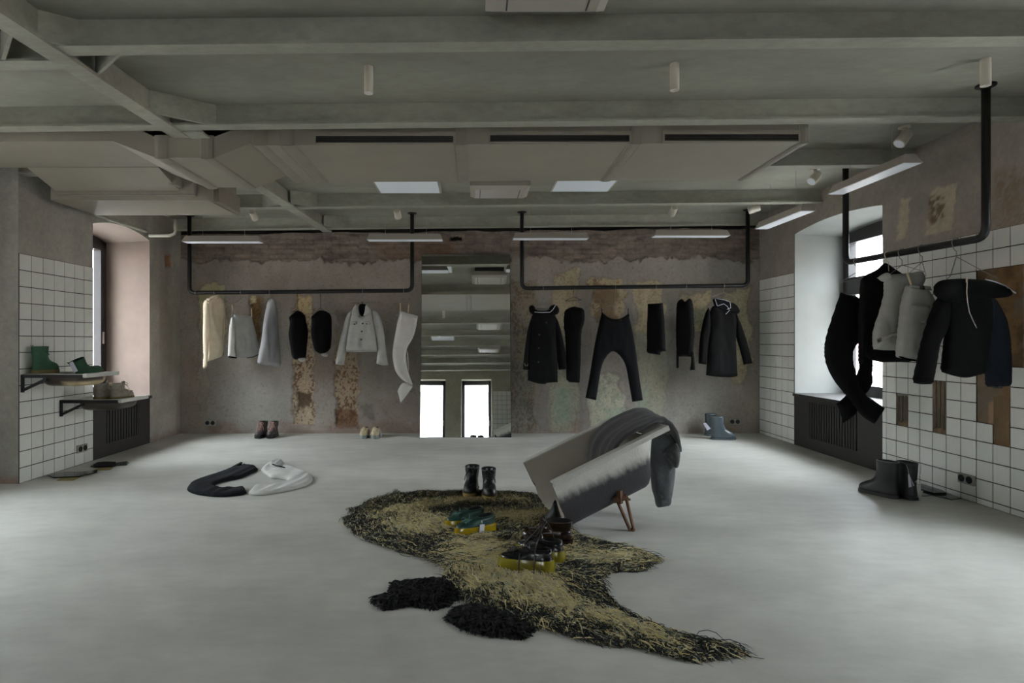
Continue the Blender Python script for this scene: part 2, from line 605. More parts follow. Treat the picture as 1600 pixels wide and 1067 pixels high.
def window(name, w, XW, sg, transom=None, mull=True, label=''):
    """dark casement window filling the arched opening; sg points outdoors"""
    y0, y1, zs, zt, rise = w
    mb = MB()
    t, d = .07, .07
    x0, x1 = (XW, XW + sg * d)
    lo, hi = min(x0, x1), max(x0, x1)
    mb.box(lo, hi, y0, y0 + t, zs, zt)
    mb.box(lo, hi, y1 - t, y1, zs, zt)
    mb.box(lo, hi, y0, y1, zs - .02, zs + t)
    n = 14
    zf = zt - .08
    for i in range(n):                                           # arched head
        a, b = y0 + (y1 - y0) * i / n, y0 + (y1 - y0) * (i + 1) / n
        mb.prism([(lo, a, zf), (lo, b, zf), (lo, b, arch(w, b) + .01), (lo, a, arch(w, a) + .01)], (hi - lo, 0, 0))
    o = mb.build('window_frame', M_FRAME, None)
    o.name = name
    struct(o, label, 'window')
    ym = (y0 + y1) / 2
    cols = [(y0 + t, ym - .03), (ym + .03, y1 - t)] if mull else [(y0 + t, y1 - t)]
    rows = [(zs + t, zf)] if transom is None else [(zs + t, transom - .05), (transom + .05, zf)]
    if mull:
        MB().box(lo - .01, hi + .01, ym - .03, ym + .03, zs, zf).build('mullion', M_FRAME, o)
    if transom:
        MB().box(lo - .01, hi + .01, y0 + t, y1 - t, transom - .05, transom + .05).build('transom', M_FRAME, o)
    for (a, b) in cols:
        for (c, e) in rows:
            s = .055
            m2 = MB()
            q0, q1 = lo - .012, hi + .012
            m2.box(q0, q1, a, a + s, c, e).box(q0, q1, b - s, b, c, e).box(q0, q1, a + s, b - s, c, c + s).box(q0, q1, a + s, b - s, e - s, e)
            sash = m2.build('sash', M_FRAME, o)
            xm = (lo + hi) / 2
            MB().box(xm - .004, xm + .004, a + s, b - s, c + s, e - s).build('pane', M_GLASS, sash)
        h = MB()
        hx = lo - .03 if sg > 0 else hi + .01
        hy = cols[0][1] - .02
    h.box(hx, hx + .02, hy - .012, hy + .012, 1.25, 1.40)
    h.build('handle', M_WHITEP, o, bevel=.004)
    return o


def paint_left(S, Z, px, py):
    col = np.repeat(lin(156, 153, 145)[None, :], len(S), 0)
    col = col * (1 + .22 * fbm(S * 1.1, Z * 1.1, 101, 5) + .08 * fbm(S * 5, Z * 5, 102, 4))[:, None]
    dep = .003 * fbm(S * 2, Z * 2, 103, 4)
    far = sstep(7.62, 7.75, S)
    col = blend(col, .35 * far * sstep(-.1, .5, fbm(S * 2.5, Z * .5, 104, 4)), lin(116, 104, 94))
    k = patch(px, py, 259, 268, 397, 416, 2, 1.2, 105, .2)
    col = blend(col, k, lin(134, 100, 66)); dep -= k * .02
    rust = 1 - sstep(.0, .10, Z + .05 * fbm(S * 6, Z * 6, 106, 3))
    col = blend(col, .5 * rust, lin(130, 102, 82))
    return col, dep


def paint_right(S, Z, px, py):
    col = np.repeat(lin(152, 146, 138)[None, :], len(S), 0)
    col = col * (1 + .17 * fbm(S * 1.1, Z * 1.1, 111, 5) + .07 * fbm(S * 6, Z * 6, 112, 4))[:, None]
    dep = .003 * fbm(S * 2, Z * 2, 113, 4)
    mott = fbm(px * .25, py * .2, 114, 5)
    for (x0, x1, y0, y1, sd, dk) in ((1404, 1418, 311, 372, 115, 0), (1451, 1490, 292, 362, 116, 1)):
        skew = (px - (x0 + x1) / 2) * .25
        m = patch(px + (py - (y0 + y1) / 2) * .10, py + skew, x0, x1, y0, y1, 3, 1.6, sd, .15)
        c = lin(186, 178, 156)[None, :] * (1 + .12 * mott)[:, None]
        col = col * (1 - m)[:, None] + c * m[:, None]; dep -= m * .006
        if dk:
            m = patch(px, py + skew, 1450, 1473, 303, 345, 3, 2, 117, .2) * sstep(-.35, .25, mott)
            col = blend(col, .85 * m, lin(104, 78, 52)); dep -= m * .01
    m = patch(px, py, 1552, 1660, 268, 366, 14, 12, 118, .05)
    col = blend(col, .6 * m * sstep(-.7, .4, mott), lin(130, 110, 78))
    m = patch(px, py, 1524, 1600, 405, 706, 3, 2, 119, .1)
    lowm = fbm(px * .045, py * .035, 140, 5)
    c = lin(124, 98, 64)[None, :] * (1 + .12 * mott + .22 * fbm(px * .02, py * .12, 141, 4))[:, None]
    c = blend(c, .7 * sstep(.15, .4, lowm), lin(118, 110, 98))
    c = blend(c, .6 * sstep(.2, .45, -lowm), lin(86, 66, 46))
    g = patch(px, py, 1530, 1560, 560, 660, 10, 8, 120, .07)
    c = blend(c, .6 * g, lin(120, 112, 100))
    g2 = patch(px, py, 1546, 1580, 626, 660, 2, 1.5, 121, .1)
    c = blend(c, .8 * g2, lin(176, 146, 116))
    col = col * (1 - m)[:, None] + c * m[:, None]
    for (x0, x1, y0, y1, sd) in ((1402, 1420, 640, 706, 122), (1458, 1481, 604, 714, 123)):
        m = patch(px, py, x0 - 3, x1 + 3, y0 - 3, y1 + 3, 1, 1, sd, .2)
        c = lin(120, 98, 74)[None, :] * (1 + .5 * fbm(px * .5, py * .08, sd, 4))[:, None]
        col = col * (1 - m)[:, None] + c * m[:, None]
    return col, dep


wall_left = side_wall('wall_left', XL, [WIN_L], YPIER, YB + .03, 0, paint_left, 'bare grey plaster wall with a tiled lower part and one deep window niche', lambda a: 2.97)
wall_left2 = side_wall('wall_left_front', XL2, [WIN_L2], YREAR, YPIER, 0, paint_left, 'bare grey plaster wall set back in front of the tiled pier', lambda a: 2.97)
wall_right = side_wall('wall_right', XR, [WIN_R, WIN_R2], YREAR, YB + .03, 0, paint_right, 'dark plaster wall with a broken white tile dado and a deep window niche', lambda a: 3.06)
mb = MB(); S_, Z_, f_ = grid_panel(XL2 - .02, XL, lambda a: -.01, lambda a: 2.97, .03)
mb.v = list(map(tuple, np.stack([S_, 0 * S_ + YPIER, Z_], 1))); mb.f = list(map(tuple, f_.tolist()))
_c = lin(154, 150, 141)[None, :] * (1 + .24 * fbm(S_ * 2, Z_ * 1.5, 131, 5) + .06 * fbm(S_ * 9, Z_ * 9, 132, 3))[:, None]
_r = 1 - sstep(.02, .10, Z_); _c = blend(_c, .6 * _r, lin(136, 104, 84))
struct(mb.build('wall_pier', M_WALL, col=_c), 'narrow plaster return of the left wall', 'wall')
reveal(wall_left, WIN_L, XL, XWL)
reveal(wall_left2, WIN_L2, XL2, XWL - .6)
reveal(wall_right, WIN_R, XR, XWR)
for _w in (WIN_R2,):
    reveal(wall_right, _w, XR, XWR)
window('window_1', WIN_L, XWL, -1, None, False, 'dark framed window in the deep pale niche beside the tiled pier')
window('window_2', WIN_R, XWR, 1, 1.95, False, 'dark framed window with a transom behind the hanging curved black trousers')
window('window_3', WIN_L2, XWL - .6, -1, None, True, 'dark framed window in the set-back left wall')
window('window_4', WIN_R2, XWR, 1, 1.95, True, 'dark framed window in the right wall beside the near end of the rail')
# outer masonry of the side walls (keeps daylight to the openings)
for (X0, X1, wins, par) in ((XL2 - .05, XL - .03, [WIN_L], wall_left), (XR + .03, XR + .55, [WIN_R, WIN_R2], wall_right), (XL2 - .6, XL2 - .03, [WIN_L2], wall_left2)):
    mb = MB()
    ya, yb = (YPIER + .012, YB + .1) if par is wall_left else ((YREAR - .1, YPIER + .3) if par is wall_left2 else (YREAR - .1, YB + .1))
    y = ya
    for w in sorted(wins):
        mb.box(X0, X1, y, w[0] - .004, -.1, 3.35)
        mb.box(X0, X1, w[0] - .004, w[1] + .004, w[3] + w[4] + .012, 3.35)
        y = w[1] + .004
    mb.box(X0, X1, y, yb, -.1, 3.35)
    mb.build('masonry', M_REVEAL, par)

# ---- rear wall (seen in the mirror)
mb = MB()
x = XL2 - .1
for (a, b) in REAR_WINS:
    mb.box(x, a, YREAR - .45, YREAR, -.1, 3.4)
    mb.box(a, b, YREAR - .45, YREAR, 2.62, 3.4)
    mb.box(a, b, YREAR - .45, YREAR, -.1, .12)
    x = b
mb.box(x, XR + .6, YREAR - .45, YREAR, -.1, 3.4)
M_REAR = mat('rear_plaster', srgb(168, 164, 150), .85, var=.2, vscale=2.5, var2=.1, v2scale=20, bump=.3)
wall_front = struct(mb.build('wall_front', M_REAR), 'pale plaster wall with tall windows, seen in the mirror', 'wall')
for i, (a, b) in enumerate(REAR_WINS):
    mb = MB(); y0, y1 = YREAR - .40, YREAR - .32
    mb.box(a, a + .1, y0, y1, .12, 2.62).box(b - .1, b, y0, y1, .12, 2.62).box(a, b, y0, y1, 2.48, 2.64).box(a, b, y0, y1, .1, .24)
    o = struct(mb.build('window_%d' % (5 + i), M_FRAME), ['tall dark framed window at the left edge of the mirror', 'tall dark framed window seen whole in the mirror'][i], 'window')
    MB().box(a + .1, b - .1, YREAR - .364, YREAR - .356, .24, 2.48).build('pane', M_GLASS, o)
    MB().box(b - .075, b - .05, y1, y1 + .03, 1.15, 1.32).build('handle', M_WHITEP, o)

# ---- ceiling with its grid of painted steel beams
mb = MB()


def ceil_slab(x0, x1, y0, y1):
    mb.box(x0, x1, y0, y1, 2.985, 3.2, .010)


ceil_slab(-2.27, 4.75, YREAR - .5, YB + .1)
ceil_slab(-5.5, -2.27, 3.33, YB + .1)
ceil_slab(-5.5, -2.27, YREAR - .5, 1.2)
_void = MB()
_void.box(-5.5, -2.2, 1.1, 3.45, 3.75, 3.85).box(-5.5, -2.27, 1.1, 1.2, 3.0, 3.8).box(-5.5, -2.27, 3.33, 3.43, 3.0, 3.8).box(-2.27, -2.17, 1.1, 3.45, 3.05, 3.8).box(-5.5, -5.4, 1.1, 3.45, 2.9, 3.8)
ceiling = struct(mb.build('ceiling', M_CEIL), 'raw grey plaster ceiling crossed by painted steel beams', 'ceiling')


M_VOID_SHADE = mat('painted_void_shade', srgb(30, 29, 28), .95)  # near-black colour stands in for the shade in shaft and beam pocket
_void.build('shaft', M_VOID_SHADE, ceiling)
MB().prism([(-2.17, 3.195, 2.950), (-1.91, 3.195, 2.953), (-2.16, 3.45, 2.950)], (0, 0, .025)).build('pocket_shade_panel', M_VOID_SHADE, ceiling)  # flat dark panel painting the pocket's shade; the ceiling is closed here


def gx(Y):
    return -2.24 + (Y - 3.1) * .037


BEAMS = [8.2, 6.91, 5.46, 4.31, 3.17, 2.0, .85, -.3, -1.5, -2.7]


def cross_beam(Yc, x0, x1):
    m = MB()
    m.box(x0, x1, Yc - .022, Yc + .022, 2.845, 3.0, .010)
    m.box(x0, x1, Yc - .055, Yc + .055, 2.832, 2.846, .010)
    return m.build('beam', M_BEAM, ceiling)


for Yc in BEAMS:
    if Yc < 3.0:
        cross_beam(Yc, -4.7 if Yc < 1 else gx(Yc), XR)
    else:
        cross_beam(Yc, gx(Yc), XR)
        cross_beam(Yc + (.16 if Yc < 3.2 else 0), XL - (.6 if Yc < 5 else 0), gx(Yc))
g = MB()                                                       # main girder running into the depth
for (ya, yb) in ((YREAR, 4.50), (5.62, YB)):
    a, b = gx(ya), gx(yb)
    for (w0, w1, z0, z1) in ((-.03, .03, 2.845, 3.0), (-.062, .062, 2.822, 2.845)):
        g.add([(a + w0, ya, z0 + .01 * a), (a + w1, ya, z0 + .01 * a), (b + w1, yb, z0 + .01 * b), (b + w0, yb, z0 + .01 * b),
               (a + w0, ya, z1 + .01 * a), (a + w1, ya, z1 + .01 * a), (b + w1, yb, z1 + .01 * b), (b + w0, yb, z1 + .01 * b)],
              [(0, 3, 2, 1), (4, 5, 6, 7), (0, 1, 5, 4), (1, 2, 6, 5), (2, 3, 7, 6), (3, 0, 4, 7)])
g.build('girder', M_BEAM, ceiling)


def brace(p, q):
    """upright plate set diagonally between girder and beam"""
    (xa, ya), (xb, yb) = p, q
    d = Vector((xb - xa, yb - ya)).normalized()
    nx, ny = -d.y * .009, d.x * .009
    m = MB()
    pts = [(xa + nx, ya + ny), (xb + nx, yb + ny), (xb - nx, yb - ny), (xa - nx, ya - ny)]
    lo = [(x_, y_, 2.836 + .01 * x_) for (x_, y_) in pts]
    m.prism(lo, (0, 0, .165))
    return m.build('brace', M_BEAM, ceiling)


brace((-2.07, 3.16), (-2.24, 3.04)); brace((-1.895, 3.22), (gx(3.46) + .05, 3.47))
brace((-2.29, 2.98), (-2.56, 3.27))
brace((-1.84, 4.30), (gx(4.0) + .03, 4.03)); brace((gx(6.9) + .05, 6.70), (-1.80, 6.89))
brace((gx(6.9) - .05, 6.72), (-2.42, 6.89)); brace((gx(8.2) + .05, 8.0), (-1.75, 8.18))
# small stub of flange hanging below beam by the duct
s = MB(); s.box(-2.12, -1.98, 4.37, 4.52, 2.80, 2.815); s.build('flange_stub', M_BEAM, ceiling)

# ---- street outside
struct(MB().box(-60, 60, -60, 60, -.7, -.5).build('ground', M_GROUND), 'pale paved street outside the windows', 'ground')


def building(x0, x1, y0, y1, h, face, label):
    t = thing('building', label, 'building', ((x0 + x1) / 2, (y0 + y1) / 2, -.5), 'buildings across the street')
    MB().box(x0, x1, y0, y1, -.5, h).build('wall', M_FACADE if face else M_FACADEG, t)
    MB().box(x0 - .2, x1 + .2, y0 - .2, y1 + .2, h, h + .25).build('roof', M_FACADEW, t)
    if face == 0:
        for k in range(8):
            for zz in (.6, 3.6):
                MB().box(-13 + k * 3.2, -11.8 + k * 3.2, y1 - .05, y1 + .05, zz, zz + 1.8).build('window', M_FACADEW, t)
        return
    xs = x1 if face > 0 else x0
    for k in range(int((y1 - y0) / 2.6)):
        for zz in (.2, 1.8):
            yy = y0 + 1.2 + k * 2.6
            w_ = MB().box(xs - .05, xs + .05, yy, yy + 1.1, zz, zz + 1.1).build('window', M_FACADEW, t)


building(-22, -14, -9, 20, 3.2, 1, 'terracotta house across the street beyond the pale window niche')
building(-24, 24, -22, -13, 13, 0, 'grey house added to cut the daylight through the rear windows')  # added block behind the room that lowers the rear windows' fill light
building(14, 22, -9, 22, 3.2, -1, 'terracotta house across the street behind the curved black trousers')

# ================================================================== TILES
PITCH = .1490
_tile_cache = {}


def tile_mesh(w, h):
    """glazed tile with eased edges, face towards +X of its own frame"""
    k = (round(w, 3), round(h, 3))
    if k in _tile_cache:
        return _tile_cache[k]
    g_ = .0034
    a, b = w - 2 * g_, h - 2 * g_
    e, d = .0015, .0042
    vs = [(0, g_, g_), (0, g_ + a, g_), (0, g_ + a, g_ + b), (0, g_, g_ + b),
          (d - e, g_, g_), (d - e, g_ + a, g_), (d - e, g_ + a, g_ + b), (d - e, g_, g_ + b),
          (d, g_ + e, g_ + e), (d, g_ + a - e, g_ + e), (d, g_ + a - e, g_ + b - e), (d, g_ + e, g_ + b - e)]
    fs = []
    for o in (0, 4):
        for i in range(4):
            fs.append((o + i, o + (i + 1) % 4, o + 4 + (i + 1) % 4, o + 4 + i))
    fs.append((8, 9, 10, 11))
    me = bpy.data.meshes.new('tile'); me.from_pydata(vs, [], fs); me.update(); me.materials.append(M_TILE)
    _tile_cache[k] = me
    return me


def lay_tiles(parent, plane, s_lines, z_lines, skip=lambda s, z: False):
    """plane(s, z) -> (location, rotation about z); every tile is a part of its wall"""
    for i in range(len(s_lines) - 1):
        for j in range(len(z_lines) - 1):
            s0, s1, z0, z1 = s_lines[i], s_lines[i + 1], z_lines[j], z_lines[j + 1]
            if skip((s0 + s1) / 2, (z0 + z1) / 2):
                continue
            o = bpy.data.objects.new('tile', tile_mesh(s1 - s0, z1 - z0))
            C.objects.link(o)
            loc, rz = plane(s0, s1, z0)
            o.location = loc
            o.rotation_euler = (random.uniform(-.002, .002), random.uniform(-.006, .006), rz + random.uniform(-.006, .006))
            o.parent = parent


def bed(name, parent, vs):
    m = MB(); m.prism(vs[0], vs[1]); return m.build(name, M_GROUT, parent)


M_GROUT = mat('dark_grout', srgb(44, 44, 42), .9)
zl = [0.0] + [2.075 - PITCH * k for k in range(13, -1, -1)]
zl = [0.0] + [z for z in zl if z > .02]
sl = [5.413 + (6.462 - 5.413) * k / 7 for k in range(8)]
lay_tiles(wall_left, lambda a, b, z: ((XL + .004, a, z), 0.0), sl, zl)
bed('grout', wall_left, ([(XL + .0005, 5.412, 0), (XL + .0005, 6.464, 0), (XL + .0005, 6.464, 2.075), (XL + .0005, 5.412, 2.075)], (.0045, 0, 0)))
zr = [0.0] + [z for z in [2.135 - PITCH * k for k in range(15, -1, -1)] if z > .03]
slr = [7.470 + (8.375 - 7.470) * k / 6 for k in range(7)]
lay_tiles(wall_right, lambda a, b, z: ((XR - .004, b, z), math.pi), slr, zr)
bed('grout', wall_right, ([(XR - .005, 7.469, 0), (XR - .005, 8.375, 0), (XR - .005, 8.375, 2.135), (XR - .005, 7.469, 2.135)], (.0045, 0, 0)))


def yr(x):
    return XR * F_PX / (x - VX)


# column lines of the near tile field, read off the photograph (wall distance fixes the depth)
sn = [5.858, 5.800] + [yr(x) for x in (1401.5, 1420, 1438.5, 1458.5, 1479.7, 1502.6, 1526.9, 1552.8, 1579.9)]
while sn[-1] > 3.90:
    sn.append(sn[-1] - PITCH)
sn = sn[::-1]
HOLES = [(1401.5, 1420, .505, .80), (1458.5, 1479.7, .505, .96), (1526.9, 1579.9, .66, 1.86), (1552.8, 1579.9, .50, .70)]


def broken(s_, z_):
    for (xa, xb, za, zb) in HOLES:
        if yr(xb) - .01 < s_ < yr(xa) + .01 and za < z_ < zb:
            return True
    if s_ < yr(1579.9) and 1.06 < z_ < 1.86 and s_ > 4.0:
        return True
    return False


lay_tiles(wall_right, lambda a, b, z: ((XR - .004, b, z), math.pi), sn, zr, broken)
# grout bed only where tiles remain
for i in range(len(sn) - 1):
    run = None
    for j in range(len(zr) - 1):
        gone = broken((sn[i] + sn[i + 1]) / 2, (zr[j] + zr[j + 1]) / 2)
        if not gone and run is None:
            run = zr[j]
        if run is not None and (gone or j == len(zr) - 2):
            top = zr[j] if gone else zr[j + 1]
            bed('grout', wall_right, ([(XR - .005, sn[i], run), (XR - .005, sn[i + 1], run), (XR - .005, sn[i + 1], top), (XR - .005, sn[i], top)], (.0045, 0, 0)))
            run = None
# torn timber showing in the two narrow slots
for (xa, xb, za, zb) in HOLES[:2]:
    m = MB()
    y0, y1 = yr(xb), yr(xa)
    n = 7
    for k in range(n):
        a = y0 + (y1 - y0) * k / n; b = y0 + (y1 - y0) * (k + .9) / n
        m.box(XR - .004 - .009 * random.random(), XR, a, b, za + .02 + .02 * random.random(), zb - .012 - .03 * random.random())
    m.build('lath', M_LATH, wall_right)
m = MB()
m.box(XR - .0035, XR, yr(1579.9) + .01, yr(1553), .52, .86).build('plywood', M_WOOD, wall_right)

# ---- mirrored rear tiles
sx = [.60 + PITCH * k for k in range(12)]
zq = [.0 + PITCH * k for k in range(16)]
for i in range(len(sx) - 1):
    for j in range(len(zq) - 1):
        o = bpy.data.objects.new('tile', tile_mesh(PITCH, PITCH)); C.objects.link(o)
        o.location = (sx[i + 1], YREAR + .004, zq[j]); o.rotation_euler = (0, 0, math.pi / 2); o.parent = wall_front
bed('grout', wall_front, ([(.60, YREAR + .0005, 0), (2.24, YREAR + .0005, 0), (2.24, YREAR + .0005, 2.23), (.60, YREAR + .0005, 2.23)], (0, .0045, 0)))
shelf = thing('ledge', 'sloping dark steel ledge against mirrored tiles', 'ledge', (1.2, YREAR + .3, 0))
m = MB(); m.prism([(.62, YREAR + .02, .80), (2.0, YREAR + .02, 1.42), (2.0, YREAR + .02, 1.34), (.66, YREAR + .02, .70)], (0, .45, 0)); m.build('top', M_DARKM, shelf)
m = MB(); m.prism([(.66, YREAR + .05, .70), (2.0, YREAR + .05, 1.34), (2.0, YREAR + .05, 0), (1.0, YREAR + .05, 0)], (0, .38, 0)); m.build('body', M_BLACK, shelf)


# ================================================================== RADIATOR COVERS
def radiator(w, X, sg, label, slot, n):
    """slatted cover closing the niche below the sill; sg points into the room"""
    y0, y1, zs = w[0], w[1], w[2]
    t = thing('radiator_cover', label, 'radiator cover', (X - sg * .05, (y0 + y1) / 2, 0), None)
    a, b = slot
    xf = X + sg * .004
    xb = X - sg * .03
    lo, hi = min(xf, xb), max(xf, xb)
    zt, zb_ = zs - .03, 0.0
    s0, s1 = zb_ + .14, zt - .05
    p = MB()
    p.box(lo, hi, y0 + .001, a, zb_, zt).box(lo, hi, b, y1 - .001, zb_, zt).box(lo, hi, a, b, zb_, s0).box(lo, hi, a, b, s1, zt)
    p.build('panel', M_DARKM, t)
    step = (b - a) / n
    for k in range(n):
        MB().box(lo, hi - .004 * sg, a + step * (k + .34), a + step * (k + 1), s0 - .005, s1 + .005).build('slat', M_DARKM, t)
    MB().box(min(X - sg * .20, X - sg * .08), max(X - sg * .20, X - sg * .08), a - .05, b + .05, .06, zt - .08).build('radiator', M_BLACK, t)
    x0, x1 = X + sg * .03, (XWL if X < 0 else XWR)
    MB().box(min(x0, x1), max(x0, x1), y0 - .0, y1 + .0, zs - .035, zs).build('sill', M_DARKM, t, bevel=.003)
    return t


radiator(WIN_L, XL, 1, 'charcoal slatted radiator cover below the niche beside the sink shelves', (6.70, 7.35), 12)
radiator(WIN_R, XR, -1, 'charcoal slatted radiator cover below the curved black trousers', (6.25, 7.17), 19)

# ================================================================== DUCTS
duct = thing('ventilation_duct', 'long beige flat ventilation duct with slot grilles under the ceiling', 'duct', (0, 5.0, 2.76))
DY0, DY1 = 4.517, 5.565


def duct_x(px_, Y=DY0):
    return (px_ - VX) * Y / F_PX


zb_main = 2.762
m = MB()
xe = 2.50
def duct_ring(x, zb):
    zc_, zn_ = ceil_z(x), 2.831 + .010 * x               # up to the ceiling, notched below the cross beam
    return [(x, DY0, zb), (x, DY1, zb), (x, DY1, zn_), (x, 5.400, zn_), (x, 5.400, zc_), (x, DY0, zc_)]


m.loft([duct_ring(duct_x(404), zb_main - .01), duct_ring(xe, zb_main + .012)])
m.build('casing', M_DUCT, duct)


def band(xc, w=.10, z0=zb_main, z1=None, parent=duct, t=.012, dz=0.0):
    """rounded sleeve over a joint: runs down the face and back along the underside"""
    z1 = z1 or ceil_z(xc) - .02
    m_ = MB()
    prof = [(-.5, 0), (-.38, .7), (-.15, 1), (.15, 1), (.38, .7), (.5, 0)]
    r1 = [(xc + w * a, DY0 - t * h, z1) for (a, h) in prof]
    r2 = [(xc + w * a, DY0 - t * h, z0 - t * h) for (a, h) in prof]
    r3 = [(xc + w * a, DY1, z0 - t * h) for (a, h) in prof]
    m_.loft([r1, r2, r3], closed=False, cap0=False, cap1=False)
    o = m_.build('joint_band', M_DUCTD, parent)
    m_ = MB()
    for e_ in (-.5, .5):
        x_ = xc + w * e_
        m_.box(x_ - .004, x_ + .004, DY0 - .006, DY0 + .002, z0 - .004, z1).box(x_ - .004, x_ + .004, DY0 - .006, DY1, z0 - .006, z0 + .002)
    m_.build('seam', M_DUCT, o)
    return o


for pc, w_ in ((720, .11), (993, .09), (448, .12)):
    xq = duct_x(pc)
    band(xq, w_, zb_main + .005 * xq)
band(2.47, .06, zb_main + .012)
for (pa, pb) in ((494, 709), (766, 983), (1038, 1254)):
    xa, xb = duct_x(pa), duct_x(pb)
    if xb > 2.4:
        xb = 2.43
    zc_ = zb_main + .005 * (xa + xb) / 2
    gr = MB().box(xa, xb, DY0 - .004, DY0 + .02, zc_ + .012, zc_ + .062).build('grille', M_BLACK, duct)
    fr = MB()
    fr.box(xa - .008, xb + .008, DY0 - .016, DY0, zc_ + .062, zc_ + .092).box(xa - .008, xb + .008, DY0 - .014, DY0, zc_ + .002, zc_ + .012)
    fr.box(xa - .012, xa, DY0 - .014, DY0, zc_ + .002, zc_ + .092).box(xb, xb + .012, DY0 - .014, DY0, zc_ + .002, zc_ + .092)
    fr.build('grille_frame', M_DUCT, gr)
    for k in range(3):
        MB().box(xa, xb, DY0 - .010, DY0 - .004, zc_ + .022 + k * .013, zc_ + .026 + k * .013).build('louvre', M_DARKM, gr)

# dipped stretch passing below the girder, and the wide duct on the far side of it
dip = thing('duct_bend', 'beige duct bend dipping below the steel girder', 'duct', (-2.2, 5.0, 2.66))
DQ = 5.400
xa, xb, xc, xd = duct_x(176), duct_x(242), duct_x(334), duct_x(402)
m = MB()
m.prism([(xb, DY0, 2.662), (xc, DY0, 2.658), (xc, DY0, 2.815), (xb, DY0, 2.815)], (0, DQ - DY0, 0))
m.build('casing', M_DUCT, dip)
m = MB(); m.prism([(xc, DY0, 2.658), (xd, DY0, 2.79), (xd, DY0, 2.95), (xd - .10, DY0, 2.90), (xc, DY0, 2.815)], (0, DQ - DY0, 0)); m.build('rising_casing', M_DUCT, dip)
m = MB(); m.prism([(xa, DY0, 2.785), (xb, DY0, 2.662), (xb, DY0, 2.815), (xa + .08, DY0, 2.93), (xa, DY0, 2.94)], (0, DQ - DY0, 0)); m.build('falling_casing', M_DUCT, dip)
for xq in (xb + .05, xc - .05):
    m = MB(); w_ = .11; t_ = .014
    prof = [(-.5, 0), (-.38, .7), (-.15, 1), (.15, 1), (.38, .7), (.5, 0)]
    m.loft([[(xq + w_ * a, DY0 - t_ * h, 2.825) for (a, h) in prof], [(xq + w_ * a, DY0 - t_ * h, 2.66 - t_ * h) for (a, h) in prof], [(xq + w_ * a, DQ, 2.66 - t_ * h) for (a, h) in prof]], closed=False, cap0=False, cap1=False)
    m.build('joint_band', M_DUCTD, dip)
m = MB(); w_ = .12
m.loft([[(xd + .02 + w_ * a, DY0 - .014 * h, 2.93) for (a, h) in prof], [(xd + .02 + w_ * a, DY0 - .014 * h, 2.76 - .014 * h) for (a, h) in prof], [(xd + .02 + w_ * a, DY1, 2.76 - .014 * h) for (a, h) in prof]], closed=False, cap0=False, cap1=False)
m.build('joint_band', M_DUCTD, dip)

wide = thing('wide_duct', 'wide beige duct section beside the tiled pier, its end flared down', 'duct', (-3.2, 5.0, 2.76))
m = MB(); m.prism([(-4.72, DY0, 2.775), (xa, DY0, 2.785), (xa, DY0, 2.935), (-4.72, DY0, 2.935)], (0, 5.19 - DY0, 0)); m.build('casing', M_DUCT, wide)
m = MB(); m.prism([(-3.85, 5.18, 2.775), (-3.85, 5.53, 2.665), (-3.85, 5.53, 2.793), (-3.85, 5.40, 2.793), (-3.85, 5.40, 2.935), (-3.85, 5.18, 2.935)], (xa + 3.85, 0, 0)); m.build('flare', M_DUCT, wide)
m = MB(); m.box(-3.88, -2.58, 5.53, 5.56, 2.645, 2.945).box(-3.87, -2.59, 5.555, 5.625, 2.632, 2.93); m.build('flange', M_DUCTD, wide)
m = MB(); m.box(-2.74, -2.68, 5.401, 5.535, 2.69, 2.795).build('side_flange', M_DUCTD, wide)
low = thing('low_duct', 'pale boxed duct hanging lowest in the corner above the niche', 'duct', (-3.1, 6.0, 2.6))
m = MB(); m.box(-3.96, -2.49, 5.62, 6.30, 2.600, 2.946); m.build('casing', M_DUCT, low, bevel=.006)
m = MB(); m.box(-2.50, -2.44, 5.75, 6.27, 2.615, 2.78); m.build('end_cap', M_DUCTD, low)
cp = thing('corner_pipe', 'bent grey pipe in the ceiling corner above the plaster niche', 'pipe', (-3.9, 7.6, 2.6))
m = MB(); m.tube([(-3.99, 6.33, 2.62), (-3.98, 7.30, 2.62)], .020, 10); m.build('pipe', M_BEAM, cp, smooth=True)
m = MB(); m.tube([(-3.72, 7.5, 2.80), (-3.72, 7.5, 2.66), (-3.74, 7.5, 2.62), (-3.80, 7.5, 2.60), (-4.05, 7.5, 2.60)], .020, 12); m.build('elbow', M_BEAM, cp, smooth=True)


# ================================================================== CEILING FITTINGS
M_SPOT = mat('pale_spotlight_paint', srgb(214, 206, 192), .45)


def spot_straight(px_, py_, Y, label):
    x_ = (px_ - VX) / F_PX * Y
    zc_ = ceil_z(x_)
    t = thing('spotlight', label, 'spotlight', (x_, Y, zc_), 'white cylinder spotlights')
    m_ = MB(); m_.lathe([(.0275, 0.005), (.0275, -.03), (.0, -.03)], (x_, Y, zc_), 20); m_.build('mount', M_SPOT, t, smooth=False)
    m_ = MB(); m_.lathe([(.0, -.031), (.028, -.031), (.028, -.165), (.024, -.165), (.022, -.150), (0, -.150)], (x_, Y, zc_), 24); smooth_by_angle(m_.build('barrel', M_SPOT, t))
    m_ = MB(); m_.lathe([(0, -.151), (.022, -.151), (.020, -.154), (0, -.154)], (x_, Y, zc_), 20); m_.build('lens', M_LED, t)


spot_straight(576, 103, 3.72, 'white cylinder spotlight between the two nearest beams, beside the beige cassette')
spot_straight(1054, 103, 3.72, 'white cylinder spotlight alone in the middle of its ceiling bay')
spot_straight(1540, 97, 3.70, 'white cylinder spotlight beside the black rail flange')


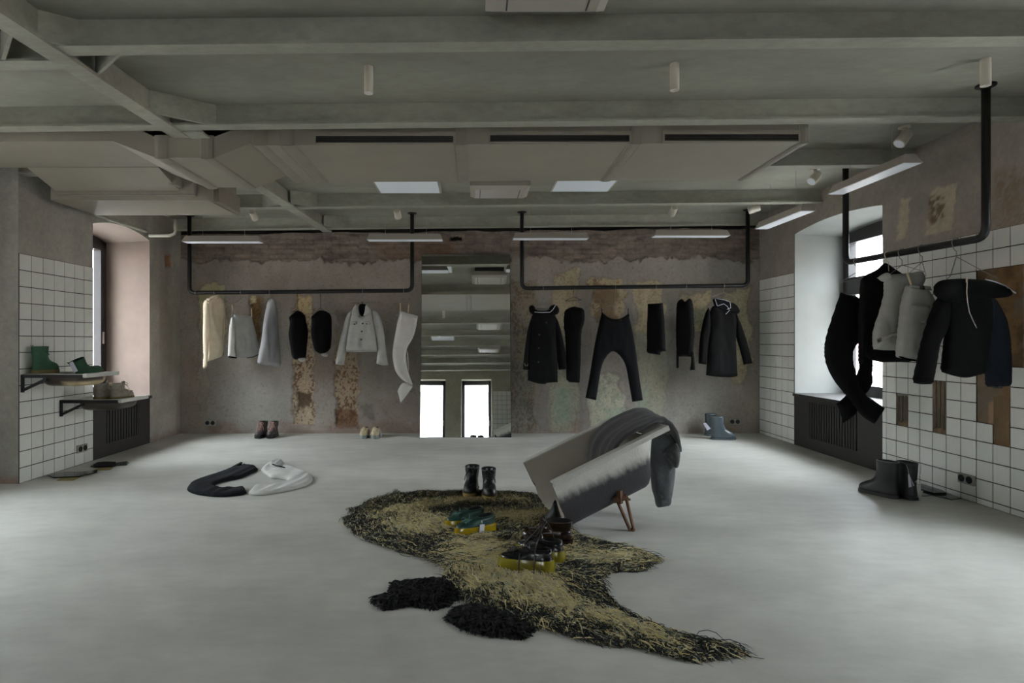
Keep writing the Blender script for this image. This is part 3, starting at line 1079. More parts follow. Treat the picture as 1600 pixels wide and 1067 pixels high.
def spot_tilted(px_, Y, label, aim):
    x_ = (px_ - VX) / F_PX * Y
    zc_ = ceil_z(x_)
    t = thing('adjustable_spotlight', label, 'spotlight', (x_, Y, zc_), 'tilted ceiling spotlights')
    m_ = MB(); m_.lathe([(.045, .004), (.045, -.012), (0, -.012)], (x_, Y, zc_), 20); m_.build('base', M_SPOT, t)
    m_ = MB(); m_.tube([(x_, Y, zc_ - .01), (x_, Y, zc_ - .06)], .018, 12); m_.build('neck', M_SPOT, t, smooth=True)
    c = Vector((x_, Y, zc_ - .085)); d = Vector(aim).normalized()
    m_ = MB(); m_.tube([c - d * .055, c - d * .045, c + d * .075, c + d * .08], [.036, .042, .046, .04], 20); smooth_by_angle(m_.build('head', M_SPOT, t))
    m_ = MB(); m_.tube([c + d * .0802, c + d * .0812], .038, 20); m_.build('lens', M_LED, t)


spot_tilted(1413, 4.87, 'tilted ceiling spotlight above the upper pendant lamp on the right wall', (-.5, -.1, -.6))
spot_tilted(1274, 6.05, 'tilted ceiling spotlight between the two pendant lamps on the right wall', (-.5, -.2, -.5))
spot_tilted(1180, 7.50, 'tilted ceiling spotlight in the corner where the black coat rail ends', (-.7, .3, -.2))
spot_tilted(1052, 7.55, 'tilted ceiling spotlight above the hooded coat at the rail end', (0, .7, -.35))
spot_tilted(621, 7.55, 'tilted ceiling spotlight above the denim jacket', (0, .7, -.35))
spot_tilted(396, 7.55, 'tilted ceiling spotlight above the white skirt', (0, .7, -.35))


def pendant(p0, p1, label, zc):
    """trapezoid linear pendant between two points, lower edge at zc"""
    a, b = Vector((p0[0], p0[1], 0)), Vector((p1[0], p1[1], 0))
    d = (b - a).normalized(); n_ = Vector((-d.y, d.x, 0))
    t = thing('pendant_lamp', label, 'lamp', ((p0[0] + p1[0]) / 2, (p0[1] + p1[1]) / 2, zc), 'white linear pendant lamps')
    h, w0, w1 = .075, .075, .04

    def ring(c, e):
        return [tuple(c + n_ * w0 + Vector((0, 0, zc)) + d * e), tuple(c + n_ * w1 + Vector((0, 0, zc + h))), tuple(c - n_ * w1 + Vector((0, 0, zc + h))), tuple(c - n_ * w0 + Vector((0, 0, zc)) + d * e)]
    m_ = MB(); m_.loft([ring(a, -.03), ring(b, .03)]); m_.build('housing', M_WHITEP, t)
    m_ = MB()
    q = [a + n_ * .068 - d * .02, b + n_ * .068 + d * .02, b - n_ * .068 + d * .02, a - n_ * .068 - d * .02]
    m_.prism([(v.x, v.y, zc - .004) for v in q], (0, 0, .005)); m_.build('diffuser', M_LED, t)
    L_ = (b - a).length
    for f_ in (.22, .80):
        c = a + d * L_ * f_
        m_ = MB(); m_.tube([(c.x, c.y, zc + h - .005), (c.x, c.y, ceil_z(c.x) + .004)], .0022, 6); w = m_.build('suspension_wire', M_WHITEP, t)
        m_ = MB(); m_.tube([(c.x, c.y, zc + h - .002), (c.x, c.y, zc + h + .02)], .006, 8); m_.build('clamp', M_WHITEP, w)


for (xa_, xb_, yy, lab) in ((288, 409, 378, 'white linear pendant lamp above the cream shirt'), (574, 692, 375, 'white linear pendant lamp above the denim jacket and white jeans'),
                            (801, 919, 373, 'white linear pendant lamp above the long hooded coat'), (1020, 1138, 369, 'white linear pendant lamp above the short hooded coat')):
    A, B = P(xa_, yy, 7.45), P(xb_, yy, 7.45)
    pendant((A[0] + .03, 7.45), (B[0] - .03, 7.45), lab, A[2])
pendant((3.28, 5.94), (3.28, 6.85), 'white linear pendant lamp running along the wall towards the far corner', 2.565)
pendant((3.35, 4.62), (3.35, 5.55), 'white linear pendant lamp running along the wall above the near garments', 2.645)

# flat panels and cassettes
for (xa_, xb_, ya_, yb_, lab) in ((-1.07, -.37, 6.18, 6.82, 'pale square light panel set in the ceiling bay before the mirror, girder side'), (.86, 1.52, 6.18, 6.82, 'pale square light panel set in the ceiling bay on the window side'),
                                  (-1.1, -.5, .95, 1.55, 'pale square light panel high behind, seen only in the mirror'), (-1.1, -.5, -.9, -.4, 'pale square light panel furthest down the mirror')):
    t = thing('light_panel', lab, 'light panel', ((xa_ + xb_) / 2, (ya_ + yb_) / 2, 2.97), 'square ceiling light panels')
    zq_ = ceil_z((xa_ + xb_) / 2)
    m = MB(); m.box(xa_, xb_, ya_, yb_, zq_ - .02, zq_ + .012).build('frame', M_WHITEP, t)
    m = MB(); m.box(xa_ + .02, xb_ - .02, ya_ + .02, yb_ - .02, zq_ - .023, zq_ - .02).build('diffuser', M_LED, t)


def cassette(x0, x1, y0, y1, z0, label):
    t = thing('air_cassette', label, 'air conditioner', ((x0 + x1) / 2, (y0 + y1) / 2, z0), 'boxed ceiling cassettes')
    m_ = MB()
    m_.loft([[(x0 + .05, y0 + .05, z0), (x1 - .05, y0 + .05, z0), (x1 - .05, y1 - .05, z0), (x0 + .05, y1 - .05, z0)],
             [(x0, y0, z0 + .03), (x1, y0, z0 + .03), (x1, y1, z0 + .03), (x0, y1, z0 + .03)],
             [(x0, y0, z0 + .10), (x1, y0, z0 + .10), (x1, y1, z0 + .10), (x0, y1, z0 + .10)]])
    m_.build('casing', M_WHITEP, t)
    m_ = MB(); m_.box(x0 + .05, x1 - .05, y0 + .05, y1 - .05, z0 + .095, ceil_z(x0) + .005); m_.build('neck', M_DARKM, t)
    for xx in (x0 + .10, x1 - .10):
        m_ = MB(); m_.box(xx - .004, xx + .004, y0 + .06, y1 - .06, z0 - .0015, z0 + .001); m_.build('seam', M_DARKM, t)


cassette(-.04, .56, 5.98, 6.44, 2.80, 'beige boxed cassette hanging between the two light panels')
cassette(.055, .64, 2.35, 2.97, 2.88, 'large pale cassette set before the nearest beam')
cassette(.1, .7, -.15, .4, 2.86, 'pale cassette seen only in the mirror')

# ================================================================== RAILS
def bent(pts, r, n=6):
    """polyline with rounded corners"""
    out = [Vector(pts[0])]
    for i in range(1, len(pts) - 1):
        a, b, c = Vector(pts[i - 1]), Vector(pts[i]), Vector(pts[i + 1])
        u, v = (a - b).normalized() * r, (c - b).normalized() * r
        for k in range(n + 1):
            t_ = k / n
            out.append((b + u) * (1 - t_) ** 2 + b * 2 * t_ * (1 - t_) + (b + v) * t_ ** 2)
    out.append(Vector(pts[-1]))
    return out


RAILY = 7.95


def rail(pts, label):
    t = thing('clothes_rail', label, 'clothes rail', pts[0], 'black pipe clothes rails')
    m_ = MB(); m_.tube(bent(pts, .085), .0265, 14); m_.build('pipe', M_PIPE, t, smooth=True)
    for p in (pts[0], pts[-1]):
        m_ = MB(); m_.lathe([(.06, .0), (.06, -.010), (.055, -.014), (.03, -.016), (.03, -.03), (0, -.03)], p, 24); m_.build('flange', M_PIPE, t)


a1, a2 = P(296, 457, RAILY), P(644, 453.5, RAILY)
rail([(a1[0], RAILY, ceil_z(a1[0])), a1, a2, (a2[0], RAILY, ceil_z(a2[0]))], 'black pipe rail hung from the ceiling carrying the pale garments')
b1, b2 = P(815.5, 450, RAILY), P(1168.5, 445.5, RAILY)
rail([(b1[0], RAILY, ceil_z(b1[0])), b1, b2, (b2[0], RAILY, ceil_z(b2[0]))], 'black pipe rail hung from the ceiling carrying only black garments before the back wall')
RX = 3.47
rail([(RX, 4.08, ceil_z(RX)), (RX, 4.08, 1.985), (RX, 5.62, 2.015), (RX, 5.62, ceil_z(RX))], 'black pipe rail running along the tiled wall across the window')

# ================================================================== MIRROR
mir = thing('mirror', 'tall frameless mirror leaning against the back wall', 'mirror', (-.12, 8.05, 0))
ml, mr_ = P(656, 683, 8.02)[0], P(799, 683, 8.02)[0]
YT, ZT = 8.30, 2.485
nn = Vector((0, -ZT, YT - 8.02)).normalized()
fr4 = [Vector((ml, 8.02, .001)), Vector((mr_, 8.02, .001)), Vector((mr_, YT, ZT)), Vector((ml, YT, ZT))]
m = MB(); m.prism([tuple(v) for v in fr4], tuple(-nn * .012)); m.build('backing', M_BLACK, mir)
e_ = .004
fr5 = [Vector((ml + e_, 8.02, .001 + e_)), Vector((mr_ - e_, 8.02, .001 + e_)), Vector((mr_ - e_, YT, ZT - e_)), Vector((ml + e_, YT, ZT - e_))]
fr5 = [v + nn * .001 for v in fr5]
m = MB(); m.quad(*[tuple(v) for v in fr5]); m.build('glass', M_MIRROR, mir)

# ================================================================== SOCKETS
def socket(c, n_, u_, label):
    """double wall socket: centre, outward normal, along-wall direction"""
    c, n_, u_ = Vector(c), Vector(n_), Vector(u_)
    z_ = Vector((0, 0, 1))
    t = thing('wall_socket', label, 'socket', c, 'double wall sockets')
    M_S = mat('socket_plastic', srgb(158, 155, 148), .5)
    m_ = MB(); q = [c + u_ * a + z_ * b for (a, b) in ((-.078, -.04), (.078, -.04), (.078, .04), (-.078, .04))]
    m_.prism([tuple(v) for v in q], tuple(n_ * .018)); m_.build('plate', M_S, t, bevel=.003)
    for s_ in (-1, 1):
        cc = c + u_ * .038 * s_ + n_ * .0185
        m_ = MB(); ring = [[tuple(cc + (u_ * math.cos(k * math.pi / 10) + z_ * math.sin(k * math.pi / 10)) * r + n_ * h) for k in range(20)] for (r, h) in ((.029, -.002), (.029, .003), (.025, .003), (.024, .0006))]
        m_.loft(ring, cap0=False); ins = m_.build('insert', M_BLACK, t)


socket(P(329, 660, YB - .0), (0, -1, 0), (1, 0, 0), 'double wall socket in the plaster below the cream shirt')
socket(P(1147.5, 658, YB - .0), (0, -1, 0), (1, 0, 0), 'double wall socket beside the glossy grey boots')
Yq = -XL * F_PX / (VX - 125.5)
socket((XL + .008, Yq, CAMZ + (VY - 700) / F_PX * Yq), (1, 0, 0), (0, 1, 0), 'double wall socket in the white tiles under the sink shelves')
Yq = yr(1513)
socket((XR - .008, Yq, CAMZ + (VY - 748) / F_PX * Yq), (-1, 0, 0), (0, 1, 0), 'double wall socket in the white tiles beside the black boots')

# ================================================================== GARMENTS
def chaikin(pts, sharp=(), n=2):
    """rounds the corners of an outline; indices in sharp keep their corner"""
    P_ = [np.array(p, float) for p in pts]; S_ = [i in sharp for i in range(len(pts))]
    for _ in range(n):
        Q, T = [], []
        m_ = len(P_)
        for i in range(m_):
            a, b = P_[i], P_[(i + 1) % m_]
            if S_[i]:
                Q.append(a); T.append(True)
            else:
                Q.append(a * .75 + b * .25); T.append(False)
            if not S_[(i + 1) % m_]:
                Q.append(a * .25 + b * .75); T.append(False)
        P_, S_ = Q, T
    return P_


def resample(pts, step):
    out = []
    for i in range(len(pts)):
        a, b = pts[i], pts[(i + 1) % len(pts)]
        k = max(1, int(np.linalg.norm(b - a) / step + .5))
        for j in range(k):
            out.append(a + (b - a) * j / k)
    return out


def inflate(outline, thick, rnd=.06, step=.018, fold=.008, ffreq=16.0, seed=0, slant=0.0, flatback=False, hfold=0.0):
    """closed soft body over a 2d outline: verts (s, z, depth), faces. depth<0 is towards the viewer"""
    ol = resample(outline, step)
    ol = np.array(ol)
    lo, hi = ol.min(0), ol.max(0)
    gx_ = np.arange(lo[0], hi[0] + step, step); gz_ = np.arange(lo[1], hi[1] + step, step)
    G = np.array([(a + (step * .5 if j % 2 else 0), b) for j, b in enumerate(gz_) for a in gx_])
    A, B = ol, np.roll(ol, -1, 0)

    def inside(p):
        c = np.zeros(len(p), bool)
        for (a, b) in zip(A, B):
            cond = ((a[1] > p[:, 1]) != (b[1] > p[:, 1]))
            xx = (b[0] - a[0]) * (p[:, 1] - a[1]) / (b[1] - a[1] + 1e-12) + a[0]
            c ^= cond & (p[:, 0] < xx)
        return c

    def dist(p):
        d = np.full(len(p), 1e9)
        for (a, b) in zip(A, B):
            ab = b - a
            t = np.clip(((p - a) @ ab) / (ab @ ab + 1e-12), 0, 1)
            q = a + t[:, None] * ab
            d = np.minimum(d, np.hypot(p[:, 0] - q[:, 0], p[:, 1] - q[:, 1]))
        return d
    G = G[inside(G)]
    if len(G):
        G = G[dist(G) > step * .55]
    allp = [Vector(p) for p in ol] + [Vector(p) for p in G]
    nb = len(ol)
    vs, _, fs, _, _, _ = delaunay_2d_cdt(allp, [], [list(range(nb))], 1, 1e-6)
    V = np.array([(v.x, v.y) for v in vs])
    d = dist(V)
    t = np.clip(d / rnd, 0, 1)
    h = thick * np.sqrt(np.maximum(0, 1 - (1 - t) ** 2))
    s_, z_ = V[:, 0], V[:, 1]
    w = fbm(s_ * 4 + seed, z_ * 1.6, seed, 3)
    fo = fold * np.sin(ffreq * (s_ + slant * z_) * 2 * math.pi / 2 + 5 * w) * t + fold * .9 * w * t
    if hfold:
        fo = fo + hfold * np.sin(60 * z_ + 6 * w) * t
    onb = d < 1e-5
    front = -h + fo
    back = h * (.0 if flatback else 1) + fo * .6
    n = len(V)
    verts = [(s_[i], z_[i], front[i]) for i in range(n)]
    bi = {}
    for i in range(n):
        if onb[i]:
            bi[i] = i
        else:
            bi[i] = len(verts); verts.append((s_[i], z_[i], back[i]))
    faces = [tuple(f) for f in fs] + [tuple(bi[i] for i in reversed(f)) for f in fs]
    return verts, faces


class Plane:
    """upright plane through (X0, Y0), turned by yaw; pixel rays land on it"""
    def __init__(s, xpix, Y0, yaw=0.0):
        s.Y0, s.X0 = Y0, (xpix - VX) / F_PX * Y0
        a = math.radians(yaw)
        s.d = (math.cos(a), math.sin(a)); s.n = (-math.sin(a), math.cos(a))

    def sz(s, x, y):
        u = (x - VX) / F_PX
        # u*(Y0+t*dy) = X0 + t*dx
        t = (u * s.Y0 - s.X0) / (s.d[0] - u * s.d[1])
        Y = s.Y0 + t * s.d[1]
        return np.array((t, CAMZ + (VY - y) / F_PX * Y))

    def world(s, sv, z, dep):
        return (s.X0 + sv * s.d[0] + dep * s.n[0], s.Y0 + sv * s.d[1] + dep * s.n[1], z)


def cloth(name, pl, zoom, pts, thick, m, parent=None, off=0.0, sharp=(), rnd=.06, fold=.008, ffreq=16, seed=0, slant=0.0, step=.018, smooth=2, hfold=0.0, label=None):
    """zoom = (x0, y0, scale): the outline is given in pixels of a magnified crop of the photograph"""
    ol = [pl.sz(zoom[0] + x / zoom[2], zoom[1] + y / zoom[2]) for (x, y) in pts]
    ol = chaikin(ol, sharp, smooth)
    vs, fs = inflate(ol, thick, rnd, step, fold, ffreq, seed, slant, hfold=hfold)
    mb_ = MB()
    mb_.v = [pl.world(a, b, c + off) for (a, b, c) in vs]
    mb_.f = fs
    o = mb_.build(name, m, parent, smooth=True)
    if label:
        o['label'] = label
    return o


def fabric(name, col, var=.12, bump=.25, bscale=220, rough=.9, sheen=.15, vscale=9):
    return mat(name, col, rough, var=var, vscale=vscale, bump=bump, bscale=bscale, spec=.2, sheen=sheen)


F_CREAM = fabric('cream_cotton', srgb(226, 212, 186))
F_WHITE = fabric('white_denim', srgb(192, 191, 185))
F_GREYW = fabric('grey_white_denim', srgb(166, 167, 162), var=.14)
F_PALEB = fabric('pale_blue_grey_cotton', srgb(150, 151, 153))
F_BLACK = fabric('black_wool', srgb(13, 13, 14), bump=.4, sheen=.0)
F_BLACK2 = fabric('black_gabardine', srgb(16, 16, 17), sheen=.0)
F_BLUEBLK = fabric('black_denim', srgb(15, 16, 19), sheen=.0)
F_BLUES = fabric('faded_blue_black_denim', srgb(38, 42, 52), sheen=.0)
M_WIRE = mat('hanger_wire', srgb(150, 148, 142), .35, metal=.8)
M_WIREB = mat('dark_hanger_wire', srgb(40, 36, 32), .4, metal=.5)
M_PEG = mat('pale_wooden_peg', srgb(206, 190, 160), .7)
M_TAG = mat('white_card_tag', srgb(206, 208, 220), .7)
ZA, ZB, ZC, ZD, ZE = (290, 440, 6.669), (430, 440, 5.333), (800, 430, 5.081), (990, 430, 5.081), (1270, 400, 3.952)


def wires(name, label, paths, r, m, loc, group='hangers on the rails', pegs=()):
    t = thing(name, label, 'hanger', loc, group)
    for i, p in enumerate(paths):
        MB().tube(p, r, 6).build('hook' if i == 0 else 'wire', m, t, smooth=True)
    for (p, q) in pegs:
        MB().tube([p, q], .008, 6).build('clip', M_PEG, t)
    return t


def hook_path(x_, Y, ztop, zneck, along_x=True, r=.030):
    """hook arching over a rail whose axis is at height ztop"""
    pts = []
    for k in range(9):
        a = math.radians(-40 + 220 * k / 8)
        du, dz = math.cos(a) * (r + .004), math.sin(a) * (r + .004)
        pts.append((x_, Y + du, ztop + dz) if along_x else (x_ + du, Y, ztop + dz))
    e = pts[-1]
    pts += [(x_, Y - (r if along_x else 0) * .6, ztop - .045) if along_x else (x_ - r * .6, Y, ztop - .045), (x_, Y, ztop - .06), (x_, Y, zneck)]
    return pts


def rail_z(x_):
    if x_ < 0:
        return a1[2] + (a2[2] - a1[2]) * (x_ - a1[0]) / (a2[0] - a1[0])
    return b1[2] + (b2[2] - b1[2]) * (x_ - b1[0]) / (b2[0] - b1[0])


def tri_hanger(name, label, xpix, pl, half, drop, neck, m=None, Y=RAILY, pegs=None):
    """wire hanger: hook on a back rail, shoulders in the plane of its garment"""
    x_ = (xpix - VX) / F_PX * Y
    zt = rail_z(x_)
    m = m or M_WIRE
    zn = zt - neck
    tri = []
    for (s_, dz) in ((0, 0), (-half, -drop), (half, -drop), (0, 0)):
        tri.append((x_ + s_ * pl.d[0], Y + s_ * pl.d[1], zn + dz))
    pg = []
    if pegs:
        for s_ in pegs:
            pg.append(((x_ + s_ * pl.d[0], Y + s_ * pl.d[1], zn - drop + .01), (x_ + s_ * pl.d[0], Y + s_ * pl.d[1], zn - drop - .05)))
    return wires(name, label, [hook_path(x_, Y, zt, zn), tri], .0028, m, (x_, Y, zt - .1), pegs=pg)


# ---- pale garments on the rail beside the mirror
pl = Plane(332, RAILY, 62)
t = thing('cream_shirt', 'cream long-sleeved shirt hanging edge-on at the end of the rail', 'shirt', (pl.X0, RAILY, 1.1), 'pale garments on the rail')
cloth('body', pl, ZA, [(262, 152), (300, 140), (350, 140), (392, 190), (408, 260), (402, 340), (388, 450), (390, 775), (340, 792), (255, 822), (206, 834), (212, 640), (205, 420), (185, 300), (190, 215), (215, 175)], .06, F_CREAM, t, 0, (), .08, .010, 10, 1)
cloth('sleeve', pl, ZA, [(196, 205), (165, 250), (155, 400), (152, 560), (160, 760), (155, 900), (193, 902), (205, 740), (235, 420), (215, 260)], .035, F_CREAM, t, -.05, (4, 5), .05, .006, 12, 2)
cloth('sleeve', pl, ZA, [(365, 250), (408, 270), (405, 420), (392, 560), (386, 772), (372, 775), (366, 560)], .03, F_CREAM, t, -.02, (4, 5), .04, .005, 12, 3)
cloth('collar', pl, ZA, [(205, 172), (262, 148), (300, 138), (320, 160), (262, 190), (215, 215), (190, 212)], .02, F_CREAM, t, -.055, (), .03, .003, 12, 4)
tri_hanger('wire_hanger', 'thin wire hanger holding the cream shirt', 336, pl, .19, .06, .045)
x_ = (306.5 - VX) / F_PX * RAILY
wires('wire_hanger', 'empty thin wire hanger between the rail bend and the cream shirt', [hook_path(x_, RAILY, rail_z(x_), rail_z(x_) - .10), [(x_, RAILY, rail_z(x_) - .10), (x_ - .10, RAILY - .06, rail_z(x_) - .20), (x_ + .12, RAILY + .06, rail_z(x_) - .20), (x_, RAILY, rail_z(x_) - .10)]], .0028, M_WIRE, (x_, RAILY, 1.8))

pl = Plane(380, RAILY, 35)
t = thing('white_skirt', 'white denim skirt clipped below a wire hanger next to the cream shirt', 'skirt', (pl.X0, RAILY, 1.2), 'pale garments on the rail')
cloth('front_panel', pl, ZA, [(488, 333), (600, 348), (692, 355), (706, 420), (735, 520), (752, 640), (762, 750), (735, 772), (640, 792), (512, 786), (505, 640), (490, 520)], .06, F_GREYW, t, 0, (0, 2), .08, .010, 8, 5, .15)
cloth('side_panel', pl, ZA, [(485, 250), (492, 335), (500, 450), (512, 560), (505, 700), (520, 786), (434, 772), (440, 600), (452, 430), (478, 340)], .04, F_WHITE, t, -.03, (5, 6), .05, .006, 9, 6)
cloth('hem', pl, ZA, [(434, 768), (520, 782), (530, 796), (470, 792), (432, 784)], .012, F_BLACK, t, -.05, (), .02, 0, 9, 7)
MB().tube([P(290 + x / 6.669, 440 + y / 6.669, RAILY - .06) for (x, y) in ((640, 792), (690, 786), (735, 768), (760, 755))], .006, 6).build('drawstring', F_BLACK, t)
x_ = (377 - VX) / F_PX * RAILY
q1, q2 = (pl.world(*pl.sz(x, y), 0) for (x, y) in ((363, 476), (393, 482)))
e1, e2 = (pl.world(*pl.sz(x, y), -.02) for (x, y) in ((363.5, 490), (392.5, 497)))
wires('wire_hanger', 'thin wire hanger with clips holding the white denim skirt', [hook_path(x_, RAILY, rail_z(x_), rail_z(x_) - .08), [(x_, RAILY, rail_z(x_) - .08), q1, q2, (x_, RAILY, rail_z(x_) - .08)]], .0028, M_WIRE, (x_, RAILY, 1.8), pegs=((q1, e1), (q2, e2)))

pl = Plane(421, RAILY, 55)
t = thing('grey_dress', 'pale blue-grey dress hanging edge-on, widening to the hem', 'dress', (pl.X0, RAILY, 1.1), 'pale garments on the rail')
cloth('body', pl, ZA, [(868, 180), (912, 175), (920, 220), (938, 270), (956, 450), (970, 620), (980, 780), (982, 882), (930, 890), (880, 866), (850, 872), (755, 855), (762, 790), (800, 600), (830, 350), (855, 235)], .065, F_PALEB, t, 0, (7, 11), .07, .014, 12, 8)
cloth('collar', pl, ZA, [(872, 172), (915, 175), (918, 230), (865, 240)], .03, F_PALEB, t, -.03, (), .04, .003, 12, 9)
tri_hanger('wire_hanger', 'thin wire hanger holding the pale blue-grey dress', 422, pl, .12, .05, .075)

for k, (lab, lab2, hx, O1, O2, lab3) in enumerate((
        ('black short-sleeved shirt hanging edge-on with white lining showing at its hem', 'black', 465,
         [(188, 232), (240, 268), (242, 312), (258, 370), (266, 430), (252, 560), (246, 645), (200, 640), (150, 652), (132, 520), (118, 440), (135, 330), (116, 292), (160, 252)],
         [(168, 632), (238, 628), (232, 662), (200, 672), (172, 652)], 'dark wire hanger holding the black short-sleeved shirt'),
        ('black folded trousers hanging beside the denim jacket, pale lining at the hem', 'black', 501,
         [(300, 292), (345, 250), (372, 232), (456, 252), (459, 380), (458, 470), (446, 590), (345, 602), (318, 500), (303, 430), (318, 312)],
         [(345, 598), (428, 590), (415, 627), (380, 622)], 'dark wire hanger holding the black folded trousers'))):
    pl = Plane(hx, RAILY, 68)
    t = thing(('short_sleeved_shirt', 'folded_trousers')[k], lab, ('shirt', 'trousers')[k], (pl.X0, RAILY, 1.2), 'black garments beside the denim jacket')
    cloth('body', pl, ZB, O1, .05, F_BLACK, t, 0, (), .07, .008, 10, 10 + k)
    cloth('lining', pl, ZB, O2, .02, F_WHITE, t, -.035, (), .03, .006, 40, 12 + k)
    tri_hanger('wire_hanger', lab3, hx, pl, .10, .05, .225 - .01 * k, M_WIREB)

pl = Plane(567, RAILY, 0)
t = thing('denim_jacket', 'pale grey denim jacket with black buttons hanging open-collared', 'jacket', (pl.X0, RAILY, 1.2), 'pale garments on the rail')
cloth('sleeve', pl, ZB, [(655, 236), (612, 250), (582, 310), (552, 420), (525, 545), (503, 668), (508, 686), (574, 686), (592, 585), (612, 450), (645, 330)], .05, F_GREYW, t, 0, (5, 6, 7), .06, .006, 12, 20)
cloth('sleeve', pl, ZB, [(795, 228), (848, 242), (882, 295), (906, 400), (922, 560), (942, 692), (900, 696), (844, 682), (856, 560), (832, 430), (806, 320)], .05, F_GREYW, t, 0, (5, 6, 7), .06, .006, 12, 21)
bd = cloth('body', pl, ZB, [(640, 240), (692, 182), (700, 255), (726, 298), (756, 255), (762, 182), (812, 245), (830, 335), (845, 450), (858, 572), (830, 580), (725, 582), (604, 580), (588, 560), (600, 450), (622, 335)], .055, F_GREYW, t, -.015, (9, 13), .08, .004, 8, 22)
cloth('lining', pl, ZB, [(690, 178), (760, 178), (762, 270), (726, 305), (695, 270)], .015, F_BLACK, t, .03, (), .03, 0, 8, 23)
cloth('collar', pl, ZB, [(690, 178), (700, 262), (722, 300), (690, 282), (640, 270), (652, 225)], .018, F_GREYW, t, -.065, (), .03, .001, 8, 24)
cloth('collar', pl, ZB, [(760, 178), (752, 262), (728, 300), (760, 282), (806, 270), (798, 225)], .018, F_GREYW, t, -.065, (), .03, .001, 8, 25)
cloth('neckband', pl, ZB, [(690, 190), (700, 168), (726, 160), (752, 168), (762, 190), (745, 184), (726, 180), (706, 184)], .015, F_GREYW, t, .02, (), .02, 0, 8, 26)
for (xx, yy) in ((737, 348), (730, 413), (725, 480), (670, 352), (770, 348)):
    q = pl.sz(430 + xx / 5.333, 440 + yy / 5.333); w = pl.world(q[0], q[1], -.072)
    MB().lathe([(0, -.006), (.011, -.004), (.011, .02)], w, 12, 'y').build('button', M_BLACK, bd)
for (xa_, xb_) in ((632, 692), (745, 808)):
    cloth('pocket_flap', pl, ZB, [(xa_, 330), (xb_, 330), (xb_, 350), ((xa_ + xb_) / 2, 362), (xa_, 350)], .006, F_GREYW, bd, -.071, (0, 1), .012, 0, 8, 27)
cloth('waistband', pl, ZB, [(592, 560), (725, 564), (858, 558), (860, 580), (725, 586), (590, 582)], .03, F_GREYW, t, -.03, (0, 2, 3, 5), .02, 0, 8, 28)
for (o4) in ([(503, 655), (578, 658), (574, 690), (506, 688)], [(846, 660), (934, 668), (944, 694), (844, 684)]):
    cloth('cuff', pl, ZB, o4, .035, F_GREYW, t, -.005, (0, 1, 2, 3), .03, 0, 8, 29)
tri_hanger('wire_hanger', 'thin wire hanger holding the pale denim jacket', 567, pl, .17, .07, .09)

pl = Plane(632, RAILY, 0)
t = thing('white_jeans', 'white twisted jeans hung sideways by two pegs next to the mirror', 'jeans', (pl.X0, RAILY, .9), 'pale garments on the rail')
cloth('leg', pl, ZB, [(1042, 238), (1110, 258), (1190, 285), (1172, 395), (1145, 475), (1098, 545), (1085, 625), (1095, 690), (1112, 760), (1150, 868), (1085, 835), (1030, 790), (995, 730), (975, 630), (980, 540), (1010, 380), (1018, 330), (1030, 285)], .045, F_WHITE, t, 0, (0, 2, 9), .07, .006, 9, 31)
cloth('cuffed_leg', pl, ZB, [(1060, 825), (1150, 868), (1102, 935), (1046, 1012), (1036, 960), (1020, 908)], .03, F_WHITE, t, -.02, (1, 3, 5), .05, .004, 9, 32)
cloth('back_leg', pl, ZB, [(1098, 545), (1110, 640), (1114, 760), (1095, 740), (1082, 640)], .02, F_GREYW, t, .03, (), .04, .003, 9, 33)
cloth('waistband', pl, ZB, [(1040, 236), (1190, 282), (1186, 304), (1036, 260)], .012, F_WHITE, t, -.042, (0, 1, 2, 3), .02, 0, 9, 34)
cloth('pocket', pl, ZB, [(1010, 270), (1030, 262), (1022, 305), (1008, 298)], .01, F_GREYW, t, -.02, (), .02, 0, 9, 35)
x_ = (631 - VX) / F_PX * RAILY
q1, q2 = P(430 + 1043 / 5.333, 440 + 175 / 5.333, RAILY), P(430 + 1113 / 5.333, 440 + 190 / 5.333, RAILY)
e1, e2 = P(430 + 1045 / 5.333, 440 + 245 / 5.333, RAILY - .01), P(430 + 1105 / 5.333, 440 + 262 / 5.333, RAILY - .01)
wires('peg_hanger', 'wire hanger with two pale pegs holding the white twisted jeans', [hook_path(x_, RAILY, rail_z(x_), q1[2] + .05), [(x_, RAILY, q1[2] + .05), q1, q2, (x_, RAILY, q1[2] + .05)]], .0028, M_WIRE, (x_, RAILY, 1.7), pegs=((q1, e1), (q2, e2)))

# ---- black garments on the other rail
pl = Plane(852, RAILY, 0)
t = thing('long_coat', 'long black hooded wool coat hung at the mirror end of its rail', 'coat', (pl.X0, RAILY, .7), 'black garments on the rail')
cloth('sleeve', pl, ZC, [(160, 305), (122, 430), (98, 600), (86, 745), (132, 750), (140, 600), (170, 420)], .05, F_BLACK, t, -.01, (3, 4), .06, .006, 12, 41)
cloth('sleeve', pl, ZC, [(345, 308), (386, 420), (425, 600), (438, 744), (368, 748), (352, 600), (330, 420)], .05, F_BLACK, t, -.01, (3, 4), .06, .006, 12, 42)
bd = cloth('body', pl, ZC, [(150, 300), (250, 290), (352, 302), (352, 420), (358, 600), (362, 846), (270, 850), (268, 862), (200, 858), (122, 830), (132, 600), (150, 400)], .06, F_BLACK2, t, -.02, (5, 9), .09, .008, 7, 43)
cloth('hood', pl, ZC, [(130, 250), (155, 232), (180, 250), (182, 274), (240, 282), (288, 276), (295, 246), (340, 226), (372, 262), (368, 300), (340, 318), (250, 322), (165, 316), (132, 290)], .05, F_BLACK, t, -.05, (), .05, .004, 12, 44)
MB().tube([pl.world(*pl.sz(800 + x / 5.081, 430 + y / 5.081), -.105) for (x, y) in ((172, 292), (230, 296), (295, 294), (318, 272), (345, 226))], .0035, 6).build('piping', M_TAG, t)
